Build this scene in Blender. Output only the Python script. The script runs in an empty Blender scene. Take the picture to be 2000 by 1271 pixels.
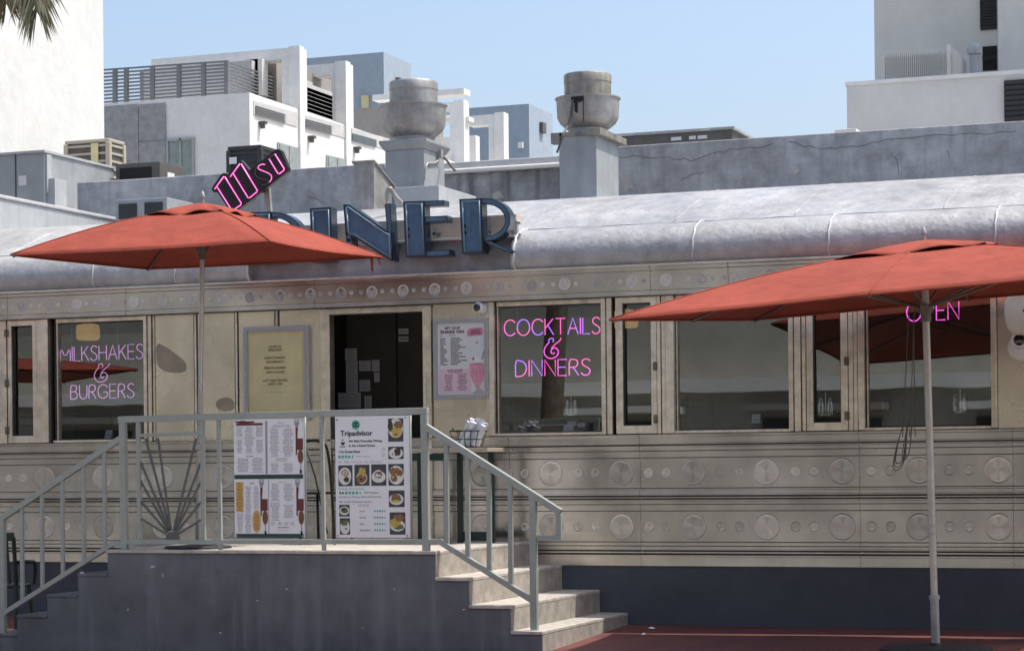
import bpy, bmesh, math, random
from mathutils import Vector, Matrix
rnd = random.Random(7)
S = bpy.context.scene
# ------------------------------------------------------------------ camera
F=4278.; TH=math.radians(20.5); ROLL=.010; PX0,PY0=1000.,911.
D=20.; CX=D*math.sin(TH); CY=-D*math.cos(TH); CZ=1.42
cam=bpy.data.cameras.new('camera'); camo=bpy.data.objects.new('camera',cam); S.collection.objects.link(camo)
cam.sensor_width=36; cam.lens=F/2000*36; cam.shift_y=(PY0-635.5)/2000; cam.clip_end=3000
camo.matrix_world=Matrix.Translation((CX,CY,CZ)) @ Matrix.Rotation(TH,4,'Z') @ Matrix.Rotation(math.pi/2,4,'X') @ Matrix.Rotation(-ROLL,4,'Z')
S.camera=camo
# ------------------------------------------------------------------ light
SUNV=Vector((.42,.19,1.0)).normalized()
W=bpy.data.worlds.new('World'); S.world=W; W.use_nodes=True
sk=W.node_tree.nodes.new('ShaderNodeTexSky'); sk.sky_type='NISHITA'; sk.sun_disc=False
sk.sun_elevation=math.asin(SUNV.z); sk.sun_rotation=math.atan2(SUNV.x,SUNV.y)
sk.air_density=1.0; sk.dust_density=4.0; sk.ozone_density=1.6; sk.altitude=0
bg=W.node_tree.nodes['Background']; bg.inputs[1].default_value=.15
W.node_tree.links.new(sk.outputs[0],bg.inputs[0])
sl=bpy.data.lights.new('sun','SUN'); sl.energy=3.0; sl.angle=math.radians(.5); sl.color=(1,.95,.87)
so=bpy.data.objects.new('sun',sl); S.collection.objects.link(so); so.rotation_euler=SUNV.to_track_quat('Z','Y').to_euler()
S.view_settings.view_transform='Standard'; S.view_settings.look='None'; S.view_settings.exposure=.66; S.view_settings.gamma=1
# ------------------------------------------------------------------ pixel -> place
def ray(px,py):
    u=px-PX0; v=py-PY0; c=math.cos(ROLL); s=math.sin(ROLL)
    r=(u*c-v*s)/F; w=(v*c+u*s)/F
    return (-math.sin(TH)+r*math.cos(TH), math.cos(TH)+r*math.sin(TH), -w)
def P(px,py,Y=0.):
    d=ray(px,py); t=(Y-CY)/d[1]; return Vector((CX+t*d[0],Y,CZ+t*d[2]))
def PX(px,py,X):
    d=ray(px,py); t=(X-CX)/d[0]; return Vector((X,CY+t*d[1],CZ+t*d[2]))
def X(px,py=740,Y=0.): return P(px,py,Y).x
def Z(px,py,Y=0.): return P(px,py,Y).z
LAT=Vector((math.cos(TH),math.sin(TH),0)); DEP=Vector((-math.sin(TH),math.cos(TH),0))
# ------------------------------------------------------------------ materials
M={}
def mat(name,col,rough=.6,metal=0.,var=.12,scale=6.,bump=0.,bscale=60.,emit=None,estr=0.,spec=.5,rvar=0.,big=0.,stretch=None,coat=0.,streak=0.,streakcol=(.1,.1,.1),bdetail=5):
    m=bpy.data.materials.new(name); m.use_nodes=True; nt=m.node_tree; N=nt.nodes; L=nt.links; b=N['Principled BSDF']
    b.inputs['Roughness'].default_value=rough; b.inputs['Metallic'].default_value=metal
    b.inputs['Base Color'].default_value=(*col,1); b.inputs['Specular IOR Level'].default_value=spec
    tc=N.new('ShaderNodeTexCoord'); mp=N.new('ShaderNodeMapping'); L.new(tc.outputs['Object'],mp.inputs[0])
    if stretch: mp.inputs['Scale'].default_value=stretch
    fac=None
    if var or big:
        n=N.new('ShaderNodeTexNoise'); n.inputs['Scale'].default_value=scale; n.inputs['Detail'].default_value=7; n.inputs['Roughness'].default_value=.65; L.new(mp.outputs[0],n.inputs[0])
        r=N.new('ShaderNodeValToRGB'); r.color_ramp.elements[0].position=.3; r.color_ramp.elements[1].position=.7
        r.color_ramp.elements[0].color=(*[c*(1-var) for c in col],1); r.color_ramp.elements[1].color=(*[min(1,c*(1+var)) for c in col],1)
        L.new(n.outputs[0],r.inputs[0]); out=r.outputs[0]
        if big:
            n2=N.new('ShaderNodeTexNoise'); n2.inputs['Scale'].default_value=1.1; n2.inputs['Detail'].default_value=4; L.new(mp.outputs[0],n2.inputs[0])
            r2=N.new('ShaderNodeValToRGB'); r2.color_ramp.elements[0].position=.35; r2.color_ramp.elements[1].position=.65
            r2.color_ramp.elements[0].color=(1-big,1-big,1-big,1); r2.color_ramp.elements[1].color=(1,1,1,1); L.new(n2.outputs[0],r2.inputs[0])
            mx=N.new('ShaderNodeMix'); mx.data_type='RGBA'; mx.blend_type='MULTIPLY'; mx.inputs[0].default_value=1
            L.new(out,mx.inputs[6]); L.new(r2.outputs[0],mx.inputs[7]); out=mx.outputs[2]
        if streak:
            mp2=N.new('ShaderNodeMapping'); mp2.inputs['Scale'].default_value=(9,9,.7); L.new(tc.outputs['Object'],mp2.inputs[0])
            n3=N.new('ShaderNodeTexNoise'); n3.inputs['Scale'].default_value=1.; n3.inputs['Detail'].default_value=5; L.new(mp2.outputs[0],n3.inputs[0])
            r3=N.new('ShaderNodeValToRGB'); r3.color_ramp.elements[0].position=.52; r3.color_ramp.elements[1].position=.74
            r3.color_ramp.elements[0].color=(0,0,0,1); r3.color_ramp.elements[1].color=(streak,streak,streak,1); L.new(n3.outputs[0],r3.inputs[0])
            mx=N.new('ShaderNodeMix'); mx.data_type='RGBA'; L.new(r3.outputs[0],mx.inputs[0]); L.new(out,mx.inputs[6]); mx.inputs[7].default_value=(*streakcol,1); out=mx.outputs[2]
        L.new(out,b.inputs['Base Color'])
    if rvar:
        n4=N.new('ShaderNodeTexNoise'); n4.inputs['Scale'].default_value=3.; n4.inputs['Detail'].default_value=6; L.new(mp.outputs[0],n4.inputs[0])
        mr=N.new('ShaderNodeMapRange'); mr.inputs[1].default_value=.3; mr.inputs[2].default_value=.7; mr.inputs[3].default_value=max(.05,rough-rvar); mr.inputs[4].default_value=rough+rvar
        L.new(n4.outputs[0],mr.inputs[0]); L.new(mr.outputs[0],b.inputs['Roughness'])
    if bump:
        n5=N.new('ShaderNodeTexNoise'); n5.inputs['Scale'].default_value=bscale; n5.inputs['Detail'].default_value=bdetail; L.new(mp.outputs[0],n5.inputs[0])
        bp=N.new('ShaderNodeBump'); bp.inputs['Strength'].default_value=1; bp.inputs['Distance'].default_value=bump; L.new(n5.outputs[0],bp.inputs['Height']); L.new(bp.outputs[0],b.inputs['Normal'])
    if coat: b.inputs['Coat Weight'].default_value=coat
    if emit: b.inputs['Emission Color'].default_value=(*emit,1); b.inputs['Emission Strength'].default_value=estr
    M[name]=m; return m
mat('steel',(.63,.61,.575),.21,1.,.10,2.2,.0035,1.3,bdetail=.6,rvar=.06,big=.20,streak=.22,streakcol=(.48,.45,.41))
mat('steel_panel',(.80,.735,.59),.28,.85,.12,3.,.0035,1.3,bdetail=.6,rvar=.07,big=.24,streak=.22,streakcol=(.58,.50,.38))
mat('steel_trim',(.74,.68,.57),.38,.9,.22,9.,.0004,30,rvar=.1,streak=.35,streakcol=(.30,.26,.20))
mat('groove',(.06,.055,.05),.6,.3,.2)
mat('grime',(.20,.17,.13),.55,.6,.3,8)
mat('plinth',(.078,.091,.110),.75,0,.12,4,.0012,90,big=.12)
mat('stucco_blue',(.128,.139,.154),.8,0,.20,4,.0024,90,big=.24,streak=.5,streakcol=(.20,.215,.235))
mat('roof_silver',(.43,.435,.44),.46,.28,.22,7,.007,20,rvar=.14,big=.24,streak=.35,streakcol=(.30,.30,.30))
mat('roof_seam',(.50,.51,.52),.5,.3,.1,20,.002,40)
mat('fascia',(.36,.36,.38),.5,.3,.25,7,.002,30,big=.2)
mat('cap_steel',(.70,.66,.58),.4,.8,.2,8)
mat('raceway',(.46,.41,.37),.6,.2,.15,8,.001,30,streak=.4,streakcol=(.25,.2,.17))
mat('letter_navy',(.012,.03,.05),.35,0,.3,20,coat=.2)
mat('letter_blue',(.055,.120,.20),.45,0,.3,6,.0006,40,streak=.5,streakcol=(.09,.19,.30))
mat('dull_tube',(.15,.23,.31),.3,0,.1)
mat('black_plate',(.010,.008,.012),.4,0,.1)
mat('neon_pink',(.9,.2,.6),.4,0,0,emit=(1,.10,.45),estr=1.25)
mat('neon_sign_pink',(.9,.25,.6),.4,0,0,emit=(.95,.14,.50),estr=.95)
mat('neon_violet',(.5,.2,.9),.4,0,0,emit=(.45,.15,1),estr=1.25)
mat('neon_soft',(.7,.3,.7),.4,0,0,emit=(.78,.34,.74),estr=.62)
mat('neon_soft_violet',(.6,.3,.8),.4,0,0,emit=(.55,.32,.85),estr=.6)
mat('neon_magenta',(.9,.2,.8),.4,0,0,emit=(1,.10,.75),estr=1.25)
mat('rail_paint',(.30,.325,.30),.5,0,.08,14,.0003,80,streak=.25,streakcol=(.25,.25,.23))
mat('tread',(.43,.40,.36),.75,0,.32,10,.0012,70,big=.1)
mat('riser',(.36,.33,.29),.8,0,.28,9,.0015,60,big=.25)
mat('terrace_red',(.135,.043,.037),.65,0,.25,3,.0012,80,big=.2)
mat('asphalt',(.055,.055,.057),.85,0,.2,8,.002,90)
mat('concrete_walk',(.36,.34,.31),.85,0,.12,5,.001,60,big=.1)
mat('paint_white',(.75,.75,.73),.7,0,.08)
mat('parapet',(.40,.41,.425),.85,0,.30,5,.004,30,big=.25,streak=.5,streakcol=(.17,.175,.19))
mat('parapet_dark',(.34,.35,.37),.85,0,.4,4,.005,20,big=.45,streak=.7,streakcol=(.05,.05,.055))
mat('roof_coat',(.46,.47,.48),.7,0,.1,6,.002,30)
mat('pale_bluegrey',(.39,.415,.43),.7,0,.12,4,.001,40,streak=.35,streakcol=(.22,.26,.29))
mat('unit_grey',(.33,.355,.37),.6,.1,.12,4,.0005,40,big=.12,streak=.4,streakcol=(.19,.23,.25))
mat('galv',(.42,.42,.405),.48,.35,.26,8,.0008,20,rvar=.1,big=.25,streak=.75,streakcol=(.24,.225,.20))
mat('galv_dirty',(.27,.26,.225),.55,.3,.3,7,.001,20,streak=.7,streakcol=(.10,.09,.07))
mat('rail_shade_dead_tube',(.11,.115,.11),.55,.2,.2,20)  # rail paint darkened to paint in shade on the sunburst; also colours dead tubes
mat('soot',(.012,.011,.01),.9,0,.3)
mat('white_stucco',(.66,.67,.65),.85,0,.05,5,.010,6,big=.06)
mat('white_wall',(.70,.70,.68),.8,0,.06,5,.001,60,big=.08,streak=.18,streakcol=(.55,.55,.53))
mat('cream_wall',(.62,.61,.57),.8,0,.06,3,.001,60,big=.08,streak=.22,streakcol=(.52,.51,.47))
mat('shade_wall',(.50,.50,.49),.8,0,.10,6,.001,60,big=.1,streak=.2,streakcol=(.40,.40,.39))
mat('stone_panel',(.27,.28,.29),.8,0,.22,5,.002,30)
mat('taupe',(.27,.25,.23),.75,0,.1,3)
mat('tower_blue',(.28,.34,.40),.8,0,.08,2,.001,20,streak=.2,streakcol=(.4,.45,.5))
mat('rail_dark',(.19,.195,.20),.5,.4,.1)
mat('rail_light',(.50,.50,.49),.5,.3,.1)
mat('ac_beige',(.42,.38,.31),.6,.1,.1)
mat('ac_dark',(.035,.038,.04),.5,.2,.2)
mat('ac_brown',(.10,.095,.09),.6,.2,.2)
mat('dark_void',(.006,.006,.007),.8,0,0)
mat('louver_dark',(.025,.027,.03),.5,.2,.1)
mat('win_frame_grey',(.35,.36,.34),.5,.3,.05)
mat('curtain_glass',(.22,.26,.24),.12,0,.25,3,spec=.8)
mat('dark_glass',(.05,.06,.06),.1,0,.2,3,spec=.8)
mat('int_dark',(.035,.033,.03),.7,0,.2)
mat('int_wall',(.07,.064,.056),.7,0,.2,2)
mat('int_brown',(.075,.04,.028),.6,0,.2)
mat('paper',(.62,.63,.66),.8,0,.03,5)
mat('paper_dim',(.55,.56,.58),.8,0,.05,5)
mat('banner_white',(.74,.74,.76),.55,0,.03,3)
mat('sign_frame',(.42,.42,.44),.42,.6,.06,8,rvar=.05)
mat('hours_yellow',(.62,.56,.31),.35,0,.12,4,big=.12,coat=.2)
mat('poster_white',(.60,.61,.60),.4,0,.03,4,coat=.2)
mat('poster_pink',(.62,.46,.53),.45,0,.05)
mat('pink_deep',(.55,.19,.29),.45,0,.15,20)
mat('pink_mid',(.60,.28,.36),.45,0,.1,20)
mat('ink',(.045,.04,.05),.6,0,0)
mat('ink_grey',(.30,.29,.34),.6,0,0)
mat('ink_brown',(.22,.18,.08),.6,0,0)
mat('ink_plum',(.16,.035,.08),.6,0,0)
mat('ta_green',(.07,.42,.30),.6,0,0)
mat('menu_maroon',(.13,.03,.03),.6,0,.1)
mat('menu_brown',(.16,.065,.03),.6,0,.15,30)
mat('menu_gold',(.60,.39,.13),.6,0,.08,20)
mat('menu_green',(.015,.055,.05),.5,0,.1)
mat('plate',(.66,.66,.64),.5,0,.05)
mat('photo_dark',(.05,.055,.06),.5,0,.3,40)
mat('food_yellow',(.50,.36,.08),.6,0,.4,60)
mat('food_brown',(.24,.12,.05),.6,0,.5,60)
mat('food_green',(.12,.14,.05),.6,0,.5,60)
mat('food_dark',(.05,.035,.025),.6,0,.4,60)
mat('green_frame',(.010,.030,.030),.4,.2,.1)
mat('table_top',(.36,.32,.25),.5,0,.1)
mat('resin_green',(.010,.022,.018),.45,0,.2)
mat('iron_black',(.018,.018,.018),.45,.5,.2)
mat('linen',(.62,.65,.70),.9,0,.08,30,.002,60)
mat('pole_metal',(.45,.43,.40),.4,.7,.15,12)
mat('bronze_metal',(.16,.14,.12),.45,.6,.2)
mat('base_dark',(.03,.03,.032),.6,.2,.2)
mat('rope',(.09,.085,.08),.9,0,.2,60)
mat('cam_white',(.66,.66,.64),.4,0,.03,coat=.3)
mat('cam_black',(.008,.008,.01),.12,0,0,spec=.8)
mat('lamp_cream',(.58,.54,.44),.4,0,.08,coat=.2)
mat('lamp_amber',(.6,.35,.12),.6,0,.05,emit=(.75,.42,.16),estr=.28)
mat('chrome',(.8,.8,.8),.15,1.,.05)
mat('bark',(.16,.13,.10),.9,0,.3,12,.01,20)
mat('litter',(.7,.7,.7),.8,0,.1)
mat('patch_pale',(.42,.40,.38),.8,0,.15,12)
mat('stain',(.33,.28,.21),.5,.7,.2,6)
mat('stucco_opposite',(.42,.40,.35),.8,0,.12,2)
mat('opp_trim',(.74,.73,.70),.8,0,.05)
mat('crack',(.06,.06,.065),.9,0,.1)
def frond_mat(name,c1,c2):
    m=mat(name,c1,.5,0,.0); nt=m.node_tree; b=nt.nodes['Principled BSDF']
    oi=nt.nodes.new('ShaderNodeNewGeometry'); r=nt.nodes.new('ShaderNodeValToRGB'); r.color_ramp.elements[0].color=(*c1,1); r.color_ramp.elements[1].color=(*c2,1)
    nt.links.new(oi.outputs['Random Per Island'],r.inputs[0]); nt.links.new(r.outputs[0],b.inputs['Base Color']); return m
frond_mat('frond',(.12,.12,.05),(.46,.42,.26)); frond_mat('frond_dry',(.10,.075,.03),(.32,.24,.11))
def fabric(name,col):
    m=mat(name,col,.85,0,.14,6,.022,4.5,big=.16,spec=.2); nt=m.node_tree; b=nt.nodes['Principled BSDF']; out=nt.nodes['Material Output']
    tr=nt.nodes.new('ShaderNodeBsdfTranslucent'); tr.inputs[0].default_value=(col[0]*1.0,col[1]*.55,col[2]*.5,1)
    ms=nt.nodes.new('ShaderNodeMixShader'); ms.inputs[0].default_value=.06
    nt.links.new(b.outputs[0],ms.inputs[1]); nt.links.new(tr.outputs[0],ms.inputs[2]); nt.links.new(ms.outputs[0],out.inputs[0])
    # light weave lines already in bump
fabric('canopy_red',(.305,.066,.043))
def glassmat(name,refl,tint):
    m=bpy.data.materials.new(name); m.use_nodes=True; nt=m.node_tree; N=nt.nodes; N.remove(N['Principled BSDF'])
    t=N.new('ShaderNodeBsdfTransparent'); t.inputs[0].default_value=(*tint,1); g=N.new('ShaderNodeBsdfGlossy'); g.inputs['Roughness'].default_value=.012; g.inputs[0].default_value=(.95,1,.98,1)
    tc=N.new('ShaderNodeTexCoord'); n=N.new('ShaderNodeTexNoise'); n.inputs['Scale'].default_value=.9; bp=N.new('ShaderNodeBump'); bp.inputs['Distance'].default_value=.0007
    nt.links.new(tc.outputs['Object'],n.inputs[0]); nt.links.new(n.outputs[0],bp.inputs['Height']); nt.links.new(bp.outputs[0],g.inputs['Normal'])
    x=N.new('ShaderNodeMixShader'); x.inputs[0].default_value=refl
    nt.links.new(t.outputs[0],x.inputs[1]); nt.links.new(g.outputs[0],x.inputs[2]); nt.links.new(x.outputs[0],N['Material Output'].inputs[0]); M[name]=m
glassmat('window_glass',.165,(.62,.68,.66))
def discmat(name,col,rough,an):
    m=mat(name,col,rough,1.,.08,12.,0,rvar=0); nt=m.node_tree; b=nt.nodes['Principled BSDF']
    a=nt.nodes.new('ShaderNodeAttribute'); a.attribute_name='tang'; b.inputs['Anisotropic'].default_value=an; nt.links.new(a.outputs['Vector'],b.inputs['Tangent'])
    g=nt.nodes.new('ShaderNodeNewGeometry'); rp=nt.nodes.new('ShaderNodeValToRGB'); e=rp.color_ramp.elements; e[0].color=(*[c*.68 for c in col],1); e[1].color=(*[c*1.05 for c in col],1)
    nt.links.new(g.outputs['Random Per Island'],rp.inputs[0]); nt.links.new(rp.outputs[0],b.inputs['Base Color'])
discmat('spun_disc',(.65,.63,.60),.26,.95)
# ------------------------------------------------------------------ mesh builder
ORI={}
class MB:
    def __init__(s): s.v=[]; s.f=[]; s.mi=[]; s.mats=[]; s.cur=0; s.tg={}; s.sm=set(); s.pc=[]; s.np=0
    def use(s,m):
        if m not in s.mats: s.mats.append(m)
        s.cur=s.mats.index(m); return s
    def add(s,vs,fs):
        o=len(s.v); s.v+= [Vector(v) for v in vs]
        for f in fs: s.f.append([i+o for i in f]); s.mi.append(s.cur); s.pc.append((o,len(s.v)))
        return s
    def box(s,x0,x1,y0,y1,z0,z1):
        if x0>x1:x0,x1=x1,x0
        if y0>y1:y0,y1=y1,y0
        if z0>z1:z0,z1=z1,z0
        return s.add([(x0,y0,z0),(x1,y0,z0),(x1,y1,z0),(x0,y1,z0),(x0,y0,z1),(x1,y0,z1),(x1,y1,z1),(x0,y1,z1)],
            [(0,3,2,1),(4,5,6,7),(0,1,5,4),(1,2,6,5),(2,3,7,6),(3,0,4,7)])
    def quad(s,a,b,c,d): return s.add([a,b,c,d],[(0,1,2,3)])
    def prism(s,pts,ext):
        # pts 3D planar polygon, ext extrusion vector
        n=len(pts); pts=[Vector(p) for p in pts]; ext=Vector(ext)
        nr=sum(((pts[i].cross(pts[(i+1)%n])) for i in range(n)),Vector())
        if nr.dot(ext)>0: pts=pts[::-1]
        return s.add(pts+[p+ext for p in pts],[tuple(range(n)),tuple(range(2*n-1,n-1,-1))]+[(i,i+n,(i+1)%n+n,(i+1)%n) for i in range(n)])
    def bar(s,a,b,w,d,side=(0,1,0)):
        a=Vector(a); b=Vector(b); t=(b-a).normalized(); sd=Vector(side); sd=(sd-t*sd.dot(t)).normalized(); u=t.cross(sd)
        vs=[]
        for p in (a,b):
            for (i,j) in ((-1,-1),(1,-1),(1,1),(-1,1)): vs.append(p+u*(i*w/2)+sd*(j*d/2))
        return s.add(vs,[(0,1,2,3),(7,6,5,4),(0,4,5,1),(1,5,6,2),(2,6,7,3),(3,7,4,0)])
    def tube(s,pts,r,n=8,cap=True,r2=None):
        pts=[Vector(p) for p in pts]; m=len(pts); vs=[]; up=None
        for i,p in enumerate(pts):
            t=(pts[min(i+1,m-1)]-pts[max(i-1,0)]);
            if t.length<1e-9: t=Vector((0,0,1))
            t.normalize()
            if up is None: up=Vector((0,0,1)) if abs(t.z)<.9 else Vector((1,0,0))
            a=up-t*up.dot(t)
            if a.length<1e-6: a=Vector((1,0,0))-t*t.x
            a.normalize(); up=a; b=t.cross(a); rr=r if r2 is None else r+(r2-r)*i/(m-1)
            for k in range(n):
                an=2*math.pi*k/n; vs.append(p+a*(rr*math.cos(an))+b*(rr*math.sin(an)))
        fs=[(i*n+k,i*n+(k+1)%n,(i+1)*n+(k+1)%n,(i+1)*n+k) for i in range(m-1) for k in range(n)]
        if cap: fs+= [tuple(range(n-1,-1,-1)),tuple((m-1)*n+k for k in range(n))]
        return s.add(vs,fs)
    def lathe(s,c,prof,n=32,axis='Z'):
        # prof list of (r,h)
        c=Vector(c); vs=[]; o=len(s.v)
        for r,h in prof:
            for k in range(n):
                a=2*math.pi*k/n
                vs.append(c+(Vector((r*math.cos(a),r*math.sin(a),h)) if axis=='Z' else Vector((r*math.cos(a),-h,r*math.sin(a)))))
        m=len(prof); fs=[]
        for i in range(m-1):
            for k in range(n): fs.append((i*n+k,i*n+(k+1)%n,(i+1)*n+(k+1)%n,(i+1)*n+k))
        if prof[0][0]>1e-6: fs.append(tuple(range(n-1,-1,-1)))
        if prof[-1][0]>1e-6: fs.append(tuple((m-1)*n+k for k in range(n)))
        return s.add(vs,fs)
    def disc(s,c,prof,n=40):
        o=len(s.v); f0=len(s.f); s.lathe(c,prof,n,'Y'); s.sm.update(range(f0,len(s.f)))
        for i in range(len(prof)):
            for k in range(n):
                a=2*math.pi*k/n; s.tg[o+i*n+k]=(-math.sin(a),0,math.cos(a))
        return s
    def each(s,name,mt=None,parent=None,**k):
        out=[]
        for rng in sorted(set(s.pc)):
            q=MB(); q.mats=list(s.mats); q.v=s.v[rng[0]:rng[1]]
            for f,mi,pc in zip(s.f,s.mi,s.pc):
                if pc==rng: q.f.append([i-rng[0] for i in f]); q.mi.append(mi)
            if q.mats:
                u=sorted(set(q.mi)); q.mats=[s.mats[i] for i in u]; q.mi=[u.index(i) for i in q.mi]
            out.append(q.build(name,mt,parent,**k))
        return out
    def build(s,name,mt=None,parent=None,smooth=False,bevel=0,solid=0,merge=False,auto=None):
        org=ORI.get(parent.name,Vector()) if parent else None
        if parent is None:
            n=len(s.v); org=Vector((sum(v.x for v in s.v)/n,sum(v.y for v in s.v)/n,min(v.z for v in s.v)))
        me=bpy.data.meshes.new(name); me.from_pydata([v-org for v in s.v],[],s.f)
        for m in (s.mats or [mt]): me.materials.append(M[m])
        if s.mats: me.polygons.foreach_set('material_index',s.mi)
        if s.tg:
            at=me.attributes.new('tang','FLOAT_VECTOR','POINT')
            for i,t in s.tg.items(): at.data[i].vector=t
        if merge:
            bm=bmesh.new(); bm.from_mesh(me); bmesh.ops.remove_doubles(bm,verts=bm.verts,dist=1e-5); bm.to_mesh(me); bm.free()
        if s.sm: me.polygons.foreach_set('use_smooth',[i in s.sm for i in range(len(s.f))])
        if smooth:
            me.polygons.foreach_set('use_smooth',[True]*len(me.polygons))
            if auto is not None: me.set_sharp_from_angle(angle=math.radians(auto))
        me.update()
        o=bpy.data.objects.new(name,me); S.collection.objects.link(o)
        if parent: o.parent=parent
        else: o.location=org
        ORI[o.name]=org
        if bevel:
            md=o.modifiers.new('bevel','BEVEL'); md.width=bevel; md.segments=2; md.limit_method='ANGLE'
        if solid:
            md=o.modifiers.new('thick','SOLIDIFY'); md.thickness=solid; md.offset=0
        return o
def tag(o,label=None,cat=None,group=None,kind=None):
    if label:o['label']=label
    if cat:o['category']=cat
    if group:o['group']=group
    if kind:o['kind']=kind
    return o
def thing(name,loc,label,cat,group=None):
    o=bpy.data.objects.new(name,None); S.collection.objects.link(o); o.location=loc; o.empty_display_size=.2
    ORI[o.name]=Vector(loc); return tag(o,label,cat,group)
def fan(m,c,rx,rz,y,n=20,a0=0):
    m.add([Vector((c[0]+rx*math.cos(2*math.pi*k/n),y,c[1]+rz*math.sin(2*math.pi*k/n))) for k in range(n)],[tuple(range(n))])
def textmesh(txt,size,align='CENTER'):
    cu=bpy.data.curves.new('t','FONT'); cu.body=txt; cu.size=size; cu.align_x=align; cu.resolution_u=2
    o=bpy.data.objects.new('t',cu); S.collection.objects.link(o); dg=bpy.context.evaluated_depsgraph_get()
    me=bpy.data.meshes.new_from_object(o.evaluated_get(dg)); vs=[v.co.copy() for v in me.vertices]; fs=[tuple(p.vertices) for p in me.polygons]
    bpy.data.objects.remove(o); bpy.data.curves.remove(cu); bpy.data.meshes.remove(me); return vs,fs
def put_text(m,txt,x,z,y,size,align='CENTER',sx=1.,width=None,bold=0.):
    vs,fs=textmesh(txt,size,align)
    if not vs: return
    if width:
        w=max(v.x for v in vs)-min(v.x for v in vs); sx=width/w
    m.add([(x+v.x*sx,y,z+v.y) for v in vs],fs)
    if bold:
        for dx,dz in ((bold,0),(0,bold*.6)): m.add([(x+v.x*sx+dx,y+.0002,z+v.y+dz) for v in vs],fs)
def smooth_pts(pts,k=2,closed=False):
    for _ in range(k):
        out=[]; n=len(pts)
        rng=range(n if closed else n-1)
        if not closed: out.append(pts[0])
        for i in rng:
            a=Vector(pts[i]); b=Vector(pts[(i+1)%n]); out+= [a*.75+b*.25,a*.25+b*.75]
        if not closed: out.append(pts[-1])
        pts=out
    return pts
# ================================================================== SETTING
ZPL=.74; YP=-2.28; XR=.172; XL=-2.886
def gz(x,y):
    t=max(0,min(1,(x-.5)/3.1)); u=max(0,min(1,(-.5-x)/2.5)); return (-.04+.042*t-.07*u)*(-y)
m=MB(); nx,ny=40,14; xs=[-14+ 30*i/nx for i in range(nx+1)]; ys=[3.5-7.4*j/ny for j in range(ny+1)]
vs=[(x,y,gz(x,min(0,y)) if y<0 else 0) for y in ys for x in xs]
fs=[(j*(nx+1)+i,(j+1)*(nx+1)+i,(j+1)*(nx+1)+i+1,j*(nx+1)+i+1) for j in range(ny) for i in range(nx)]
m.add(vs,fs); a=[(x,ys[-1],gz(x,ys[-1])) for x in xs]
m.add(a+[(x,ys[-1],-.6) for x in xs],[(i,i+nx+1,i+nx+2,i+1) for i in range(nx)])
tag(m.build('terrace','terrace_red',smooth=True,auto=40),kind='structure')
m=MB(); m.box(-60,60,-10.5,-3.905,-.6,-.32); tag(m.build('pavement','concrete_walk',bevel=.02),kind='structure')
m=MB(); m.box(-60,60,-27.5,-23.5,-.6,-.32); tag(m.build('far_pavement','concrete_walk',bevel=.02),kind='structure')
m=MB(); m.quad((-60,-23.5,-.45),(60,-23.5,-.45),(60,-10.5,-.45),(-60,-10.5,-.45)); tag(m.build('road','asphalt'),kind='structure')
m=MB(); m.use('paint_white')
for k in range(-8,9): m.box(k*6,k*6+2.4,-17.06,-16.94,-.448,-.446)
tag(m.build('lane_marking'),kind='structure')
m=MB(); m.quad((-900,-900,-.62),(900,-900,-.62),(900,900,-.62),(-900,900,-.62)); tag(m.build('ground','concrete_walk'),kind='structure')
# building across the street (seen only in the glass and the steel)
ob=thing('shop_building',(4,-30,-.6),'long pale stucco building across the street, seen only mirrored in the diner glass','building')
m=MB(); m.box(-34,40,-38,-28,-.6,3.1); m.box(-34,40,-38,-28.6,3.1,13); m.build('wall','stucco_opposite',ob)
m=MB(); m.box(-34.2,40.2,-28.6,-27.6,3.0,3.3); m.box(-34.2,40.2,-28.6,-28.3,6.4,6.7); m.box(-34.2,40.2,-38,-28.4,13,13.4); m.build('cornice','opp_trim',ob)
for k in range(-7,9):
    x=k*4.6; w=MB(); w.box(x,x+2.6,-28.0,-27.95,.3,2.4); w.build('window','dark_glass',ob)
    w=MB(); w.box(x-.2,x+2.8,-27.96,-26.9,2.55,2.7); w.build('awning','taupe' if k%2 else 'opp_trim',ob)
# ================================================================== DINER
dn=thing('diner',(0,1.8,0),'stainless steel railway-car diner with embossed disc panels and silver rounded roof','building')
XA,XB=-8.0,7.5
m=MB(); m.box(XA,XB,.0,3.6,-.3,.525); m.build('plinth','plinth',dn)
# lower cladding profile (Y proud, z)
prof=[(-.012,.525),(-.012,.606),(-.03,.610),(-.03,.622),(-.018,.626),(-.018,.636),(-.03,.640),(-.03,.652),(-.018,.656),(-.018,.664),(-.03,.668),(-.03,.676),
 (-.022,.680),(-.022,.700),(-.014,.704),(-.014,.735),(-.004,.739),(-.004,1.012),(-.014,1.016),(-.014,1.070),(-.022,1.074),(-.022,1.098),(-.03,1.102),(-.03,1.113),
 (-.016,1.117),(-.016,1.124),(-.03,1.128),(-.03,1.137),(-.016,1.141),(-.016,1.149),(-.03,1.153),(-.03,1.162),(-.022,1.166),(-.022,1.196),(-.014,1.200),(-.014,1.213),
 (-.004,1.217),(-.004,1.484),(-.014,1.488),(-.014,1.545),(-.022,1.549),(-.022,1.580),(-.032,1.584),(-.032,1.592),(-.016,1.595),(-.016,1.603),(-.032,1.606),(-.032,1.614),(-.028,1.618),(-.028,1.672),(-.05,1.678),(-.05,1.694),(.03,1.700)]
m=MB(); m.use('steel')
seams=[XA,-5.62,-3.25,-1.34,-.02,1.225,3.2,4.50,XB]
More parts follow.
